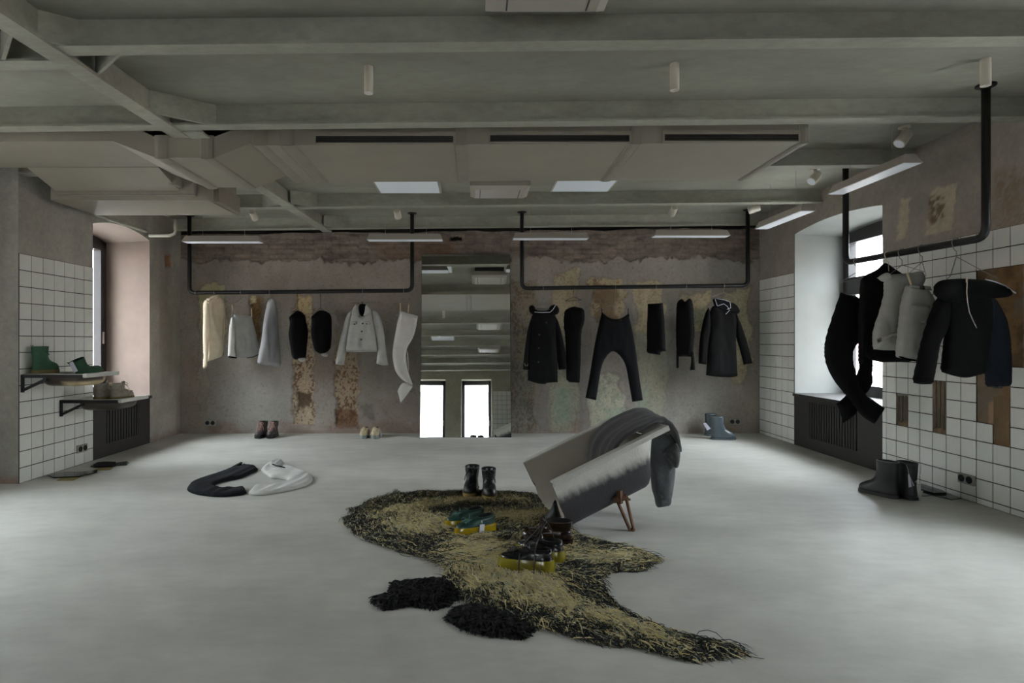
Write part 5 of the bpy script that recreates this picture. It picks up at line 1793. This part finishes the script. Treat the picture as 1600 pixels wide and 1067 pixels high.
t = shoe('resin_shoe', 'black shoe set in a thick olive resin sole, laces hanging over its side', 'black shoes in olive resin', .29, .11, .125, False, .058, .088, (S_BLKY, G_OLIVE), True, L_BROWN, low_collar=-.06, sole_out=.014, sole_rise=.015, lining=M_BLACK)
put(t, .425, 3.27, RUGZ, 165)
t = shoe('resin_shoe', 'black shoe set in a thick olive resin sole behind its fellow', 'black shoes in olive resin', .29, .11, .125, False, .058, .088, (S_BLKY, G_OLIVE), True, L_BROWN, low_collar=-.06, sole_out=.014, sole_rise=.015, lining=M_BLACK)
put(t, .500, 3.405, RUGZ, 147)
t = shoe('hiking_boot', 'glossy dark brown laced boot at the mouth of the cut bathtub', None, .31, .115, .148, True, .034, .075, (S_BROWN, S_BROWN), True, L_BROWN, sole_out=.008, lining=M_BLACK)
put(t, .605, 3.725, RUGZ, 173)
for pts in (((.445, 3.71, .164), (.415, 3.62, .162), (.385, 3.50, .160), (.360, 3.40, .158), (.340, 3.31, .157), (.325, 3.232, .135), (.320, 3.208, .085), (.318, 3.205, .035)),
            ((.430, 3.71, .160), (.380, 3.60, .160), (.320, 3.46, .155), (.270, 3.36, .150), (.245, 3.262, .120), (.240, 3.232, .080), (.238, 3.225, .035)),
            ((.440, 3.71, .164), (.400, 3.648, .135), (.370, 3.640, .095), (.355, 3.640, .035)), ((.450, 3.70, .166), (.470, 3.645, .138), (.480, 3.636, .090), (.470, 3.630, .035))):
    m = MB(); m.tube(pts, .0035, 6); o = m.build('trailing_lace', L_BROWN, None, smooth=True)
    o.parent = t; bpy.context.view_layer.update(); o.matrix_parent_inverse = t.matrix_world.inverted()

# on the sink shelves
t = shoe('suede_boot', 'green suede boot standing upright on the upper sink shelf', 'green suede boots', .255, .10, .25, True, .034, .075, (S_GREEN, G_SOLE), False, lining=M_BLACK, pull=True, lace_m=S_GREEN)
put(t, -4.015, 5.475, .985, 78)
m = MB(); m.tube([P(68, 546, 5.55), P(72, 549, 5.55), P(75, 551, 5.55), P(77, 554, 5.55)], .004, 6); o = m.build('drawstring', S_GREEN, None)
o.parent = t; bpy.context.view_layer.update(); o.matrix_parent_inverse = t.matrix_world.inverted()
t = shoe('suede_boot', 'green suede boot with a white tag leaning back with its heel in the upper sink', 'green suede boots', .24, .10, .22, True, .03, .075, (S_GREEN, G_SOLE), False, lining=M_BLACK, pull=True, lace_m=S_GREEN)
put(t, -3.743, 5.715, .878, 62, -25)
m = MB(); m.tube([P(109, 560, 5.635), P(110.5, 566, 5.618)], .0018, 6); m.prism([P(x, y, 5.615) for (x, y) in ((108, 567), (113.5, 564), (121.5, 579), (115, 582))], (0, .002, 0)); o = m.build('price_tag', M_TAG, None)
o.parent = t; bpy.context.view_layer.update(); o.matrix_parent_inverse = t.matrix_world.inverted()
t = shoe('mottled_shoe', 'mottled grey-brown shoe on the lower sink shelf nearer the tiles', 'mottled shoes on the lower sink', .24, .105, .165, True, .03, .07, (S_GREY, G_SOLE), True, L_CREAM, lining=M_BLACK, pull=True)
put(t, -3.80, 6.02, .692, 62)
t = shoe('mottled_shoe', 'mottled grey-brown shoe with a round loop on the lower sink rim', 'mottled shoes on the lower sink', .24, .105, .165, True, .03, .07, (S_GREY, G_SOLE), True, L_CREAM, lining=M_BLACK, pull=True)
put(t, -3.635, 6.02, .692, 66)

# ================================================================== BATHTUB
PH, PS = math.radians(23.2), math.radians(11)
A_ = Vector((math.cos(PH) * math.cos(PS), math.cos(PH) * math.sin(PS), math.sin(PH)))
B_ = Vector((-math.sin(PS), math.cos(PS), 0))
D_ = Vector((math.sin(PH) * math.cos(PS), math.sin(PH) * math.sin(PS), -math.cos(PH)))
O_ = Vector(P(862, 753, 3.95))
TW, TD, TS = .66, .378, 1.03


def tp(s_, w, d):
    return tuple(O_ + A_ * (s_ * TS) + B_ * w + D_ * d)


def u_ring(s_, W0, w_off, D0, n=30, e=.36):
    r = []
    for k in range(n + 1):
        th = math.pi * k / n
        c, q = math.cos(th), math.sin(th)
        w = w_off + W0 / 2 - W0 / 2 * math.copysign(abs(c) ** e, c)
        d = D0 * abs(q) ** e
        # sides lean in towards the bottom
        w = (w - TW / 2) * (1 - .07 * d / TD) + TW / 2
        r.append((s_, w, d))
    return r


stations = [0, .06, .15, .25, .35, .45, .54, .60]
outer, inner_ = [], []
for s_ in stations:
    outer.append(u_ring(s_ + .0, TW, 0, TD)); inner_.append(u_ring(s_, TW - .03, .015, TD - .014, 30, .44))
for k in range(1, 8):
    al = math.pi / 2 * k / 7
    f = math.cos(al)
    outer.append([(.60 + .115 * math.sin(al), TW / 2 + (w - TW / 2) * (1 - .22 * (1 - f)), d * (f * .97 + .03)) for (_, w, d) in u_ring(.6, TW, 0, TD)])
    inner_.append([(.595 + .108 * math.sin(al), TW / 2 + (w - TW / 2) * (1 - .22 * (1 - f)), d * (f * .97 + .03)) for (_, w, d) in u_ring(.6, TW - .03, .015, TD - .014, 30, .44)])
tub = thing('bathtub', 'cut enamel bathtub tipped up on one rusty leg over the straw', 'bathtub', (.8, 4.4, 0))
M_TUBOUT = mat('cast_iron_overspray', srgb(50, 50, 52), .55, attr=True, var=.10, vscale=14, bump=.35, bscale=70)
M_TUBIN = mat('cream_enamel', srgb(176, 170, 158), .3, var=.05, vscale=4)
M_RUST = mat('rusty_iron', srgb(110, 78, 56), .8, var=.35, vscale=18, bump=.4, bscale=60)
# chipped cut edge at s = 0
edge = [(.010 * fbm(np.array([k * .9]), np.array([3.0]), 4, 3)[0]) for k in range(len(outer[0]))]
for rr in (outer[0], inner_[0]):
    for k in range(len(rr)):
        rr[k] = (rr[k][0] + edge[k], rr[k][1], rr[k][2])
m = MB(); m.loft([[tp(*q) for q in r] for r in outer], closed=False, cap0=False, cap1=False)
cols = []
for r in outer:
    for (s_, w, d) in r:
        nz = fbm(np.array([s_ * 14]), np.array([w * 14 + d * 3]), 8, 4)[0]
        f = 1 - float(sstep(.085, .135, np.array(d - .03 * s_ + .022 * nz)))
        f *= float(sstep(.004, .03, np.array(d)))
        cols.append(lin(56, 55, 57) * (1 - f) + lin(206, 206, 198) * f)
# denser outer skin for a soft paint edge
dm = MB(); dcol = []
R2 = []
for i in range(len(outer) - 1):
    for j in range(14):
        f = j / 14
        R2.append([tuple(np.array(a) * (1 - f) + np.array(b) * f) for a, b in zip(outer[i], outer[i + 1])])
R2.append(outer[-1])
R3 = []
for r in R2:
    row = []
    for k in range(len(r) - 1):
        for j in range(6):
            f = j / 6
            row.append(tuple(np.array(r[k]) * (1 - f) + np.array(r[k + 1]) * f))
    row.append(r[-1]); R3.append(row)
for r in R3:
    arr = np.array(r)
    nz = fbm(arr[:, 0] * 22, arr[:, 2] * 12, 8, 4) + .6 * fbm(arr[:, 0] * 70, arr[:, 2] * 40, 9, 3)
    f = (1 - sstep(.080, .165, arr[:, 2] - .05 * arr[:, 0] + .016 * nz)) * sstep(.004, .03, arr[:, 2])  # last factor paints the rim's shadow as a dark line above the overspray
    dcol.append(lin(58, 57, 60)[None, :] * (1 - f)[:, None] + lin(206, 206, 198)[None, :] * f[:, None])
dm.loft([[tp(*q) for q in r] for r in R3], closed=False, cap0=False, cap1=False)
dm.build('outer_shell', M_TUBOUT, tub, smooth=True, col=np.concatenate(dcol))
m = MB(); m.loft([[tp(*q) for q in r[::-1]] for r in inner_], closed=False, cap0=False, cap1=False); m.build('inner_shell', M_TUBIN, tub, smooth=True)
m = MB(); m.loft([[tp(*q) for q in outer[0]], [tp(*q) for q in inner_[0]]], closed=False, cap0=False, cap1=False); m.build('cut_edge', M_DARKM, tub)
rim = MB()


def strip(s0, s1, w0, w1, d0, d1, out):
    vs = [tp(a, b, c) for c in (d1, d0) for (a, b) in ((s0, w0), (s1, w0), (s1, w1), (s0, w1))]
    out.add(vs, [(0, 3, 2, 1), (4, 5, 6, 7), (0, 1, 5, 4), (1, 2, 6, 5), (2, 3, 7, 6), (3, 0, 4, 7)])


strip(-.005, .86, -.045, .018, -.010, .002, rim); strip(-.005, .86, -.045, -.030, .0, .026, rim)
rim.build('rim', M_ENAMEL, tub, bevel=.005)
rim = MB()
strip(-.005, .86, TW - .018, TW + .045, -.010, .002, rim); strip(-.005, .86, TW + .030, TW + .045, .0, .026, rim)
rim.build('rim', M_ENAMEL, tub, bevel=.005)
end = MB(); strip(.715, .86, .018, TW - .018, -.008, .004, end); strip(.845, .86, -.03, TW + .03, .0, .026, end); end.build('end_ledge', M_ENAMEL, tub, bevel=.004)
lg = MB()
Yl = 4.06


def bar(p, q, r):
    lg.tube([P(p[0], p[1], Yl), P(q[0], q[1], Yl)], r, 4)


bar((962, 776), (985, 829), .011); bar((977, 772), (990.5, 829), .011); bar((959, 782), (981, 776), .018); bar((968, 766), (969, 786), .02); bar((985, 828), (991, 828), .012)
f0 = P(989, 828, Yl); lg.lathe([(.012, 0), (.014, .02), (0, .03)], (f0[0], f0[1], 0), 10)
lg.build('leg', M_RUST, tub)
lg = MB(); bar((976, 779), (985, 780), .008); lg.build('bolt', M_RUST, tub)

pl = Plane(863, 4.08, 0)
ZT_ = (770, 770, 7.114)
t = thing('crumpled_cloth', 'dark green crumpled cloth stuffed in the mouth of the bathtub', 'cloth', (.53, 4.02, .1))
cloth('fabric', pl, ZT_, [(640, 190), (685, 70), (705, 80), (740, 200), (768, 290), (735, 315), (700, 330), (640, 345), (575, 330), (582, 250)], .045, leather('dark_green_cloth', srgb(20, 30, 27), .6), t, 0, (), .05, .006, 30, 90)
cloth('lining', pl, ZT_, [(715, 300), (765, 285), (778, 330), (745, 365), (705, 370)], .03, F_CREAM, t, -.02, (), .03, .004, 20, 91)

# knitted sweater hung over the raised end of the tub
F_KNIT = mat('charcoal_knit', srgb(66, 66, 67), .95, var=.14, vscale=30, bump=.6, bscale=260, spec=.15, sheen=.3)
F_KNIT2 = mat('mid_grey_knit', srgb(92, 94, 97), .95, var=.14, vscale=30, bump=.6, bscale=260, spec=.15, sheen=.3)
ZS = (960, 640, 6.667)
t = thing('knit_sweater', 'charcoal knitted sweater hung over the raised end of the bathtub', 'sweater', (1.25, 4.4, .5))
pth = [(.42, .17), (.44, .10), (.475, .035), (.53, -.01), (.60, -.035), (.68, -.044), (.76, -.044), (.84, -.040), (.895, -.015), (.930, .04), (.950, .11), (.960, .19), (.962, .27)]
path = []
for i in range(len(pth) - 1):
    for j in range(4):
        f = j / 4
        path.append((pth[i][0] * (1 - f) + pth[i + 1][0] * f, pth[i][1] * (1 - f) + pth[i + 1][1] * f))
path.append(pth[-1])
rings = []
for i, (s_, d_) in enumerate(path):
    p0, p1 = path[max(0, i - 1)], path[min(len(path) - 1, i + 1)]
    tx, tz = p1[0] - p0[0], p1[1] - p0[1]
    ln_ = math.hypot(tx, tz)
    nx_, nz_ = tz / ln_, -tx / ln_                       # away from the tub
    f = i / (len(path) - 1)
    wc, hw = .285 - .03 * math.sin(f * 5), .235 - .05 * (2 * f - 1) ** 2 + .012 * math.sin(f * 17)
    th_ = .031 if 0 < i < len(path) - 1 else .012
    rg = []
    for k in range(64):
        an = 2 * math.pi * k / 64
        c_, q_ = math.cos(an), math.sin(an)
        w_ = wc + hw * math.copysign(abs(c_) ** .8, c_)
        rib = .009 * math.sin(w_ * 62 + 4 * f) * max(0, q_) + .010 * float(vnoise(np.array([w_ * 14]), np.array([f * 5.0]), 9)) * max(0, q_)
        h_ = th_ * math.copysign(abs(q_) ** .7, q_) + rib + .012 * math.sin(w_ * 17 + 1.3)
        rg.append(tp(s_ + nx_ * h_, w_, d_ + nz_ * h_))
    rings.append(rg)
m = MB(); m.loft(rings); m.build('body', F_KNIT, t, smooth=True)
pl2 = Plane(1035, 4.33, 0)
cloth('sleeve', pl2, ZS, [(396, 236), (480, 216), (596, 236), (632, 430), (640, 600), (632, 720), (608, 880), (590, 960), (500, 975), (425, 960), (412, 892), (385, 820), (372, 600), (376, 430)], .055, F_KNIT2, t, 0, (), .06, .006, 10, 93)
cloth('cuff', pl2, ZS, [(402, 830), (500, 800), (612, 810), (604, 870), (586, 1003), (530, 1002), (505, 1012), (432, 1018), (414, 890)], .050, F_KNIT2, t, 0, (), .03, .008, 90, 94)
pl3 = Plane(1050, 4.25, 0)
cloth('ribbed_hem', pl3, ZS, [(560, 232), (600, 255), (650, 340), (690, 420), (680, 545), (662, 610), (615, 600), (590, 560), (522, 482), (514, 452), (570, 395), (632, 352), (600, 300)], .03, F_KNIT, t, 0, (), .03, .007, 70, 95, .6)

# ================================================================== STRAW SPILL
RUG = [(537, 812), (552, 795), (580, 782), (615, 773), (660, 767), (700, 769), (745, 768), (790, 768), (835, 772), (862, 786), (885, 815), (905, 838), (940, 846), (985, 856), (1020, 868), (1040, 878), (1015, 888), (965, 896), (938, 906), (945, 925), (970, 950), (1010, 972), (1060, 990), (1105, 1001), (1148, 1012), (1168, 1024), (1125, 1031), (1085, 1036), (1040, 1025), (1000, 1014), (960, 1010), (905, 1000), (855, 985), (815, 975), (785, 958), (745, 948), (715, 935), (690, 912), (692, 888), (660, 872), (620, 862), (580, 848), (550, 832)]


def in_poly(px, py, poly):
    c = np.zeros(len(px), bool)
    n = len(poly)
    for i in range(n):
        (xa, ya), (xb, yb) = poly[i], poly[(i + 1) % n]
        cond = ((ya > py) != (yb > py))
        c ^= cond & (px < (xb - xa) * (py - ya) / (yb - ya + 1e-9) + xa)
    return c


def poly_dist(X, Y, pts):
    d = np.full(len(X), 1e9)
    for i in range(len(pts)):
        a, b = np.array(pts[i][:2]), np.array(pts[(i + 1) % len(pts)][:2])
        ab = b - a
        t_ = np.clip(((X - a[0]) * ab[0] + (Y - a[1]) * ab[1]) / (ab @ ab + 1e-12), 0, 1)
        d = np.minimum(d, np.hypot(X - a[0] - t_ * ab[0], Y - a[1] - t_ * ab[1]))
    return d


def to_floor(px, py):
    Y = F_PX * CAMZ / (py - VY)
    return (px - VX) / F_PX * Y, Y


def to_px(X, Y):
    return VX + X / Y * F_PX, VY + F_PX * CAMZ / Y


def ell(px, py, cx, cy, rx, ry, rot=0.0):
    c, s_ = math.cos(rot), math.sin(rot)
    dx, dy = px - cx, py - cy
    u, v = (dx * c + dy * s_) / rx, (-dx * s_ + dy * c) / ry
    return np.exp(-(u * u + v * v) ** 1.5)


def yellow_amount(px, py):
    y = .30 * np.ones(len(px))
    for (cx, cy, rx, ry, r, k) in ((660, 798, 80, 10, -.12, .75), (655, 822, 52, 13, -.05, .8), (800, 808, 70, 11, .05, .7), (775, 785, 55, 6, 0, .45), (720, 838, 80, 8, .1, .3), (790, 900, 110, 24, .1, .6),
                                   (945, 878, 85, 9, .0, .75), (900, 950, 170, 16, .42, .55), (1000, 992, 90, 12, .35, .45), (820, 940, 80, 18, .3, .45), (770, 870, 90, 14, .1, .5)):
        y = y + k * ell(px, py, cx, cy, rx, ry, r)
    for (cx, cy, rx, ry, r, k) in ((705, 803, 42, 8, -.1, .65), (560, 815, 40, 26, 0, .35), (640, 852, 70, 10, .25, .4), (930, 925, 40, 24, .8, .55), (1000, 968, 90, 9, .42, .5), (1110, 1012, 50, 14, .2, .2), (770, 800, 40, 8, 0, .35), (900, 900, 40, 10, -.1, .3)):
        y = y - k * ell(px, py, cx, cy, rx, ry, r)
    return y


def flow_angle(px, py):
    """direction on the floor that the strands follow"""
    X, Y = to_floor(px, py)
    cx, cy = to_floor(np.array([735.0]), np.array([812.0]))
    ang = np.arctan2(Y - cy[0], X - cx[0]) + math.pi / 2
    tail = (px > 870) & (py < 908)
    ang = np.where(tail, math.atan2(.02, 1.0), ang)
    low = (py > 892) & ~tail
    q1, q2 = to_floor(np.array([760.0]), np.array([900.0])), to_floor(np.array([1130.0]), np.array([1025.0]))
    base = math.atan2((q2[1] - q1[1])[0], (q2[0] - q1[0])[0])
    bend = np.clip((px - 720) / 300, 0, 1)
    ang = np.where(low, base * bend + (base - .75) * (1 - bend), ang)
    return ang


def strand_mesh(n, sampler, col_f, ang_f, jit, ln, wd, zf, seed, segs=3):
    r = np.random.default_rng(seed)
    X, Y = sampler(r, n)
    n = len(X)
    px, py = to_px(X, Y)
    a = ang_f(px, py) + r.normal(0, jit, n)
    L_ = ln * r.uniform(.5, 1.5, n)
    w_ = wd * r.uniform(.6, 1.4, n)
    curl = r.normal(0, .9, n)
    z0 = zf(px, py, X, Y) * r.uniform(.35, 1.0, n)
    rise = r.uniform(-.2, .3, n) * L_ * .5
    V = np.zeros((n, (segs + 1) * 2, 3))
    cx, cy = X - np.cos(a) * L_ * .5, Y - np.sin(a) * L_ * .5
    th = a - curl * .5
    for k in range(segs + 1):
        f = k / segs
        nx, ny = -np.sin(th), np.cos(th)
        z = np.maximum(.002, z0 + rise * math.sin(math.pi * f) + (0 if k in (0, segs) else .004))
        ww = w_ * (1 if k not in (0, segs) else .5)
        V[:, 2 * k, :] = np.stack([cx + nx * ww, cy + ny * ww, z + ww * .5], 1)
        V[:, 2 * k + 1, :] = np.stack([cx - nx * ww, cy - ny * ww, z - ww * .2], 1)
        cx = cx + np.cos(th) * L_ / segs; cy = cy + np.sin(th) * L_ / segs
        th = th + curl / segs
    nv = (segs + 1) * 2
    base = (np.arange(n) * nv)[:, None]
    fs = []
    for k in range(segs):
        fs.append(base + np.array([2 * k, 2 * k + 1, 2 * k + 3, 2 * k + 2])[None, :])
    F_ = np.stack(fs, 1).reshape(-1, 4)
    cols = np.repeat(col_f(px, py, r)[:, None, :], nv, 1).reshape(-1, 3)
    return V.reshape(-1, 3), F_, cols


def stuff_mesh(name, parts, m, label, cat):
    vs, fs, cs, n = [], [], [], 0
    for (v, f, c) in parts:
        vs.append(v); fs.append(f + n); cs.append(c); n += len(v)
    V, F_, C_ = np.concatenate(vs), np.concatenate(fs), np.concatenate(cs)
    me = bpy.data.meshes.new(name)
    me.vertices.add(len(V)); me.vertices.foreach_set('co', V.astype(np.float32).ravel())
    me.loops.add(F_.size); me.loops.foreach_set('vertex_index', F_.astype(np.int32).ravel())
    me.polygons.add(len(F_)); me.polygons.foreach_set('loop_start', np.arange(0, F_.size, 4, dtype=np.int32))
    me.update(calc_edges=True)
    at = me.color_attributes.new('Col', 'FLOAT_COLOR', 'POINT')
    a = np.ones((len(V), 4), np.float32); a[:, :3] = C_
    at.data.foreach_set('color', a.ravel())
    me.materials.append(m)
    o = bpy.data.objects.new(name, me); C.objects.link(o)
    tag(o, label, cat); o['kind'] = 'stuff'
    return o


RUGF = [FL(x, y) for (x, y) in RUG]
M_STRAW = mat('straw_strands', srgb(170, 150, 96), .7, attr=True, spec=.3)
STRAW = [lin(216, 198, 136), lin(200, 188, 142), lin(184, 184, 162), lin(222, 208, 158)]
DARKS = [lin(24, 25, 26), lin(36, 40, 41), lin(60, 70, 68), lin(18, 18, 19)]


def rug_sampler(r, n):
    xs = [p[0] for p in RUGF]; ys = [p[1] for p in RUGF]
    X = r.uniform(min(xs) - .05, max(xs) + .05, int(n * 2.4)); Y = r.uniform(min(ys) - .05, max(ys) + .05, int(n * 2.4))
    px, py = to_px(X, Y)
    e = 6 * fbm(X * 9, Y * 9, 55, 3)
    k = in_poly(px + e, py + e * .5, RUG)
    return X[k][:n], Y[k][:n]


def rug_h(px, py, X, Y):
    d = poly_dist(X, Y, RUGF)
    return (.006 + .026 * np.clip(d / .12, 0, 1) + .012 * np.clip(yellow_amount(px, py), 0, 1)) * (1 + .3 * fbm(X * 7, Y * 7, 56, 3))


def rug_col(px, py, r):
    X, Y = to_floor(px, py)
    d = poly_dist(X, Y, RUGF)
    y = yellow_amount(px, py) - .22 * (1 - np.clip(d / .12, 0, 1)) + .50 * fbm(X * 10, Y * 14, 57, 4)
    k = r.uniform(0, 1, len(px)) < np.clip(y, .22, .96)
    ci = r.integers(0, 4, len(px))
    S_ = np.array(STRAW)[ci]; Dk = np.array(DARKS)[ci]
    return np.where(k[:, None], S_, Dk) * r.uniform(.75, 1.2, len(px))[:, None]


_r = np.random.default_rng(4)
# felt under the strands: small cells following the outline
GX, GY = np.meshgrid(np.arange(-1.0, 1.35, .02), np.arange(2.3, 5.2, .02))
gxv, gyv = GX.ravel(), GY.ravel()
pxv, pyv = to_px(gxv, gyv)
ins = in_poly(pxv, pyv, RUG).reshape(GX.shape)
idx = np.arange(GX.size).reshape(GX.shape)
ok = ins[:-1, :-1] & ins[1:, :-1] & ins[:-1, 1:] & ins[1:, 1:]
bf = np.stack([idx[:-1, :-1], idx[:-1, 1:], idx[1:, 1:], idx[1:, :-1]], -1)[ok]
bh = rug_h(pxv, pyv, gxv, gyv) * .45
bcol = rug_col(pxv, pyv, _r) * .8
used = np.unique(bf); remap = -np.ones(GX.size, int); remap[used] = np.arange(len(used))
felt = (np.stack([gxv, gyv, bh], 1)[used], remap[bf], bcol[used])
s1 = strand_mesh(120000, rug_sampler, rug_col, flow_angle, .8, .032, .0015, rug_h, 61)
s2_ = strand_mesh(9000, rug_sampler, rug_col, flow_angle, .35, .10, .0016, rug_h, 62, 4)
straw = stuff_mesh('straw_spill', [felt, s1, s2_], M_STRAW, 'spill of yellow and black straw strands across the concrete floor', 'straw')

CL1 = [(582, 942), (598, 930), (612, 932), (616, 912), (645, 908), (668, 906), (690, 906), (712, 915), (722, 930), (700, 945), (676, 953), (640, 946), (620, 950), (600, 954)]
CL2 = [(700, 968), (712, 954), (730, 948), (770, 952), (805, 966), (832, 984), (820, 998), (780, 995), (740, 990), (718, 980)]
M_SHRED = mat('black_rubber_shreds', srgb(24, 24, 25), .45, attr=True, spec=.4)
for i, (poly, lab) in enumerate(((CL1, 'clump of curled black shreds reaching furthest out from the straw'), (CL2, 'clump of curled black shreds below the straw, a loose strand beside it'))):
    pf = [FL(x, y) for (x, y) in poly]

    def smp(r, n, poly=poly, pf=pf):
        xs = [p[0] for p in pf]; ys = [p[1] for p in pf]
        X = r.uniform(min(xs) - .03, max(xs) + .03, n * 3); Y = r.uniform(min(ys) - .03, max(ys) + .03, n * 3)
        px, py = to_px(X, Y)
        e = 5 * fbm(X * 14, Y * 14, 58, 3)
        k = in_poly(px + e, py + e * .4, poly)
        return X[k][:n], Y[k][:n]
    hz = lambda px, py, X, Y, pf=pf: .006 + .02 * np.clip(poly_dist(X, Y, pf) / .06, 0, 1)
    cf = lambda px, py, r: np.array([lin(17, 17, 18), lin(26, 26, 28), lin(12, 12, 13), lin(36, 37, 40)])[r.integers(0, 4, len(px))]
    parts_ = [strand_mesh(4200, smp, cf, flow_angle, 1.4, .045, .0036, hz, 70 + i)]
    stuff_mesh('black_shreds', parts_, M_SHRED, lab, 'shreds')

# ================================================================== CLOTHES ON THE FLOOR
def floor_cloth(name, zoom, pts, thick, m, parent, sharp=(), rnd=.07, fold=.004, seed=0, base=.0, ffreq=10):
    ol = [np.array(FL(zoom[0] + x / zoom[2], zoom[1] + y / zoom[2])[:2]) for (x, y) in pts]
    ol = chaikin(ol, sharp, 2)
    vs, fs = inflate(ol, thick, rnd, .02, fold, ffreq, seed, flatback=True)
    mb_ = MB()
    mb_.v = [(a, b, max(.001, base - c)) for (a, b, c) in vs]
    mb_.f = [f[::-1] for f in fs]
    return mb_.build(name, m, parent, smooth=True)


ZF = (280, 715, 7.273)
t = thing('dark_jeans', 'black jeans laid in a half circle on the floor touching the white jeans', 'jeans', FL(345, 755), 'jeans laid in a ring')
floor_cloth('legs', ZF, [(85, 350), (130, 290), (250, 240), (400, 195), (530, 150), (620, 108), (680, 78), (740, 90), (890, 112), (898, 150), (800, 195), (700, 242), (560, 265), (440, 295), (398, 322), (415, 345), (500, 362), (620, 362), (742, 343), (768, 405), (720, 432), (520, 450), (330, 445), (180, 420), (95, 385)], .030, mat('dark_denim_floor', srgb(20, 22, 27), .9, var=.2, vscale=8, bump=.3, bscale=200, spec=.2), t, (7, 18, 19), .05, .006, 101, .004, 14)
floor_cloth('waistband', ZF, [(640, 120), (690, 80), (745, 92), (720, 108), (660, 130)], .02, F_BLUEBLK, t, (), .03, .002, 102, .026)
floor_cloth('label', ZF, [(705, 118), (740, 96), (752, 100), (718, 122)], .008, M_TAG, t, (0, 1, 2, 3), .01, 0, 103, .042)
t = thing('white_floor_jeans', 'white jeans laid in a half circle on the floor touching the black jeans', 'jeans', FL(440, 750), 'jeans laid in a ring')
floor_cloth('legs', ZF, [(928, 125), (1010, 70), (1120, 55), (1190, 75), (1260, 110), (1420, 168), (1500, 205), (1526, 245), (1490, 300), (1400, 340), (1250, 380), (1050, 415), (930, 432), (790, 427), (785, 400), (850, 333), (960, 335), (1100, 325), (1200, 290), (1238, 265), (1200, 250), (1120, 240), (1030, 240), (1000, 205), (935, 165)], .030, F_WHITE, t, (14, 15), .05, .006, 104, .004, 14)
floor_cloth('crumpled_waist', ZF, [(1000, 100), (1080, 62), (1150, 50), (1205, 90), (1180, 130), (1120, 150), (1050, 140)], .03, F_GREYW, t, (), .04, .010, 105, .026, 30)
m = MB(); m.tube([(*FL(280 + x / 7.273, 715 + y / 7.273)[:2], .052) for (x, y) in ((1060, 130), (1110, 148), (1160, 158), (1200, 170))], .006, 6); m.build('belt_loop', F_BLACK, t)

# ================================================================== FLAT PLATES ON THE FLOOR
M_PLATE = mat('black_glossy_plate', srgb(22, 24, 26), .18, var=.2, vscale=5)
M_PLATEY = mat('dull_yellow_plate', srgb(130, 116, 52), .4, var=.15, vscale=8)
M_PLATEG = mat('grey_green_glass_plate', srgb(76, 86, 74), .08, var=.15, vscale=5)


def plate(name, zoom, pts, z0, th, m, label, cat='plate', group='flat plates lying on the floor'):
    ol = [FL(zoom[0] + x / zoom[2], zoom[1] + y / zoom[2]) for (x, y) in pts]
    mb_ = MB(); mb_.prism([(a, b, z0) for (a, b, _) in ol], (0, 0, th))
    o = mb_.build(name, m)
    return tag(o, label, cat, group)


Z1, Z2 = (60, 700, 8.0), (1360, 715, 10.0)
plate('dark_plate', Z1, [(110, 348), (190, 380), (520, 366), (575, 348), (735, 312), (738, 288), (545, 308), (330, 312)], .006, .010, M_PLATE, 'longer black glossy plate on the floor under the sink shelves')
plate('yellow_plate', Z1, [(230, 406), (440, 402), (530, 356), (290, 366)], .0, .006, M_PLATEY, 'dull yellow plate peeping from under the longer black plate')
plate('dark_plate', Z1, [(650, 238), (700, 250), (905, 242), (965, 236), (970, 186), (840, 182), (740, 190)], .006, .010, M_PLATE, 'shorter black glossy plate on the floor before the slatted cover')
plate('yellow_plate', Z1, [(690, 284), (900, 270), (935, 240), (740, 250)], .0, .006, M_PLATEY, 'dull yellow plate peeping from under the shorter black plate')
plate('glass_plate', Z1, [(966, 222), (1105, 214), (1135, 184), (1110, 166), (972, 184)], .0, .006, M_PLATEG, 'grey-green glassy plate touching the shorter black plate')
plate('dark_plate', Z2, [(790, 520), (1000, 582), (1185, 576), (1022, 470), (1018, 430), (790, 432)], .008, .012, M_PLATE, 'black plate lying behind the matt black ankle boots')
plate('glass_plate', Z2, [(800, 600), (880, 602), (960, 590), (1260, 658), (1470, 632), (1120, 480), (830, 520)], .0, .006, M_PLATEG, 'grey-green glassy plate under the black plate by the tiled wall')
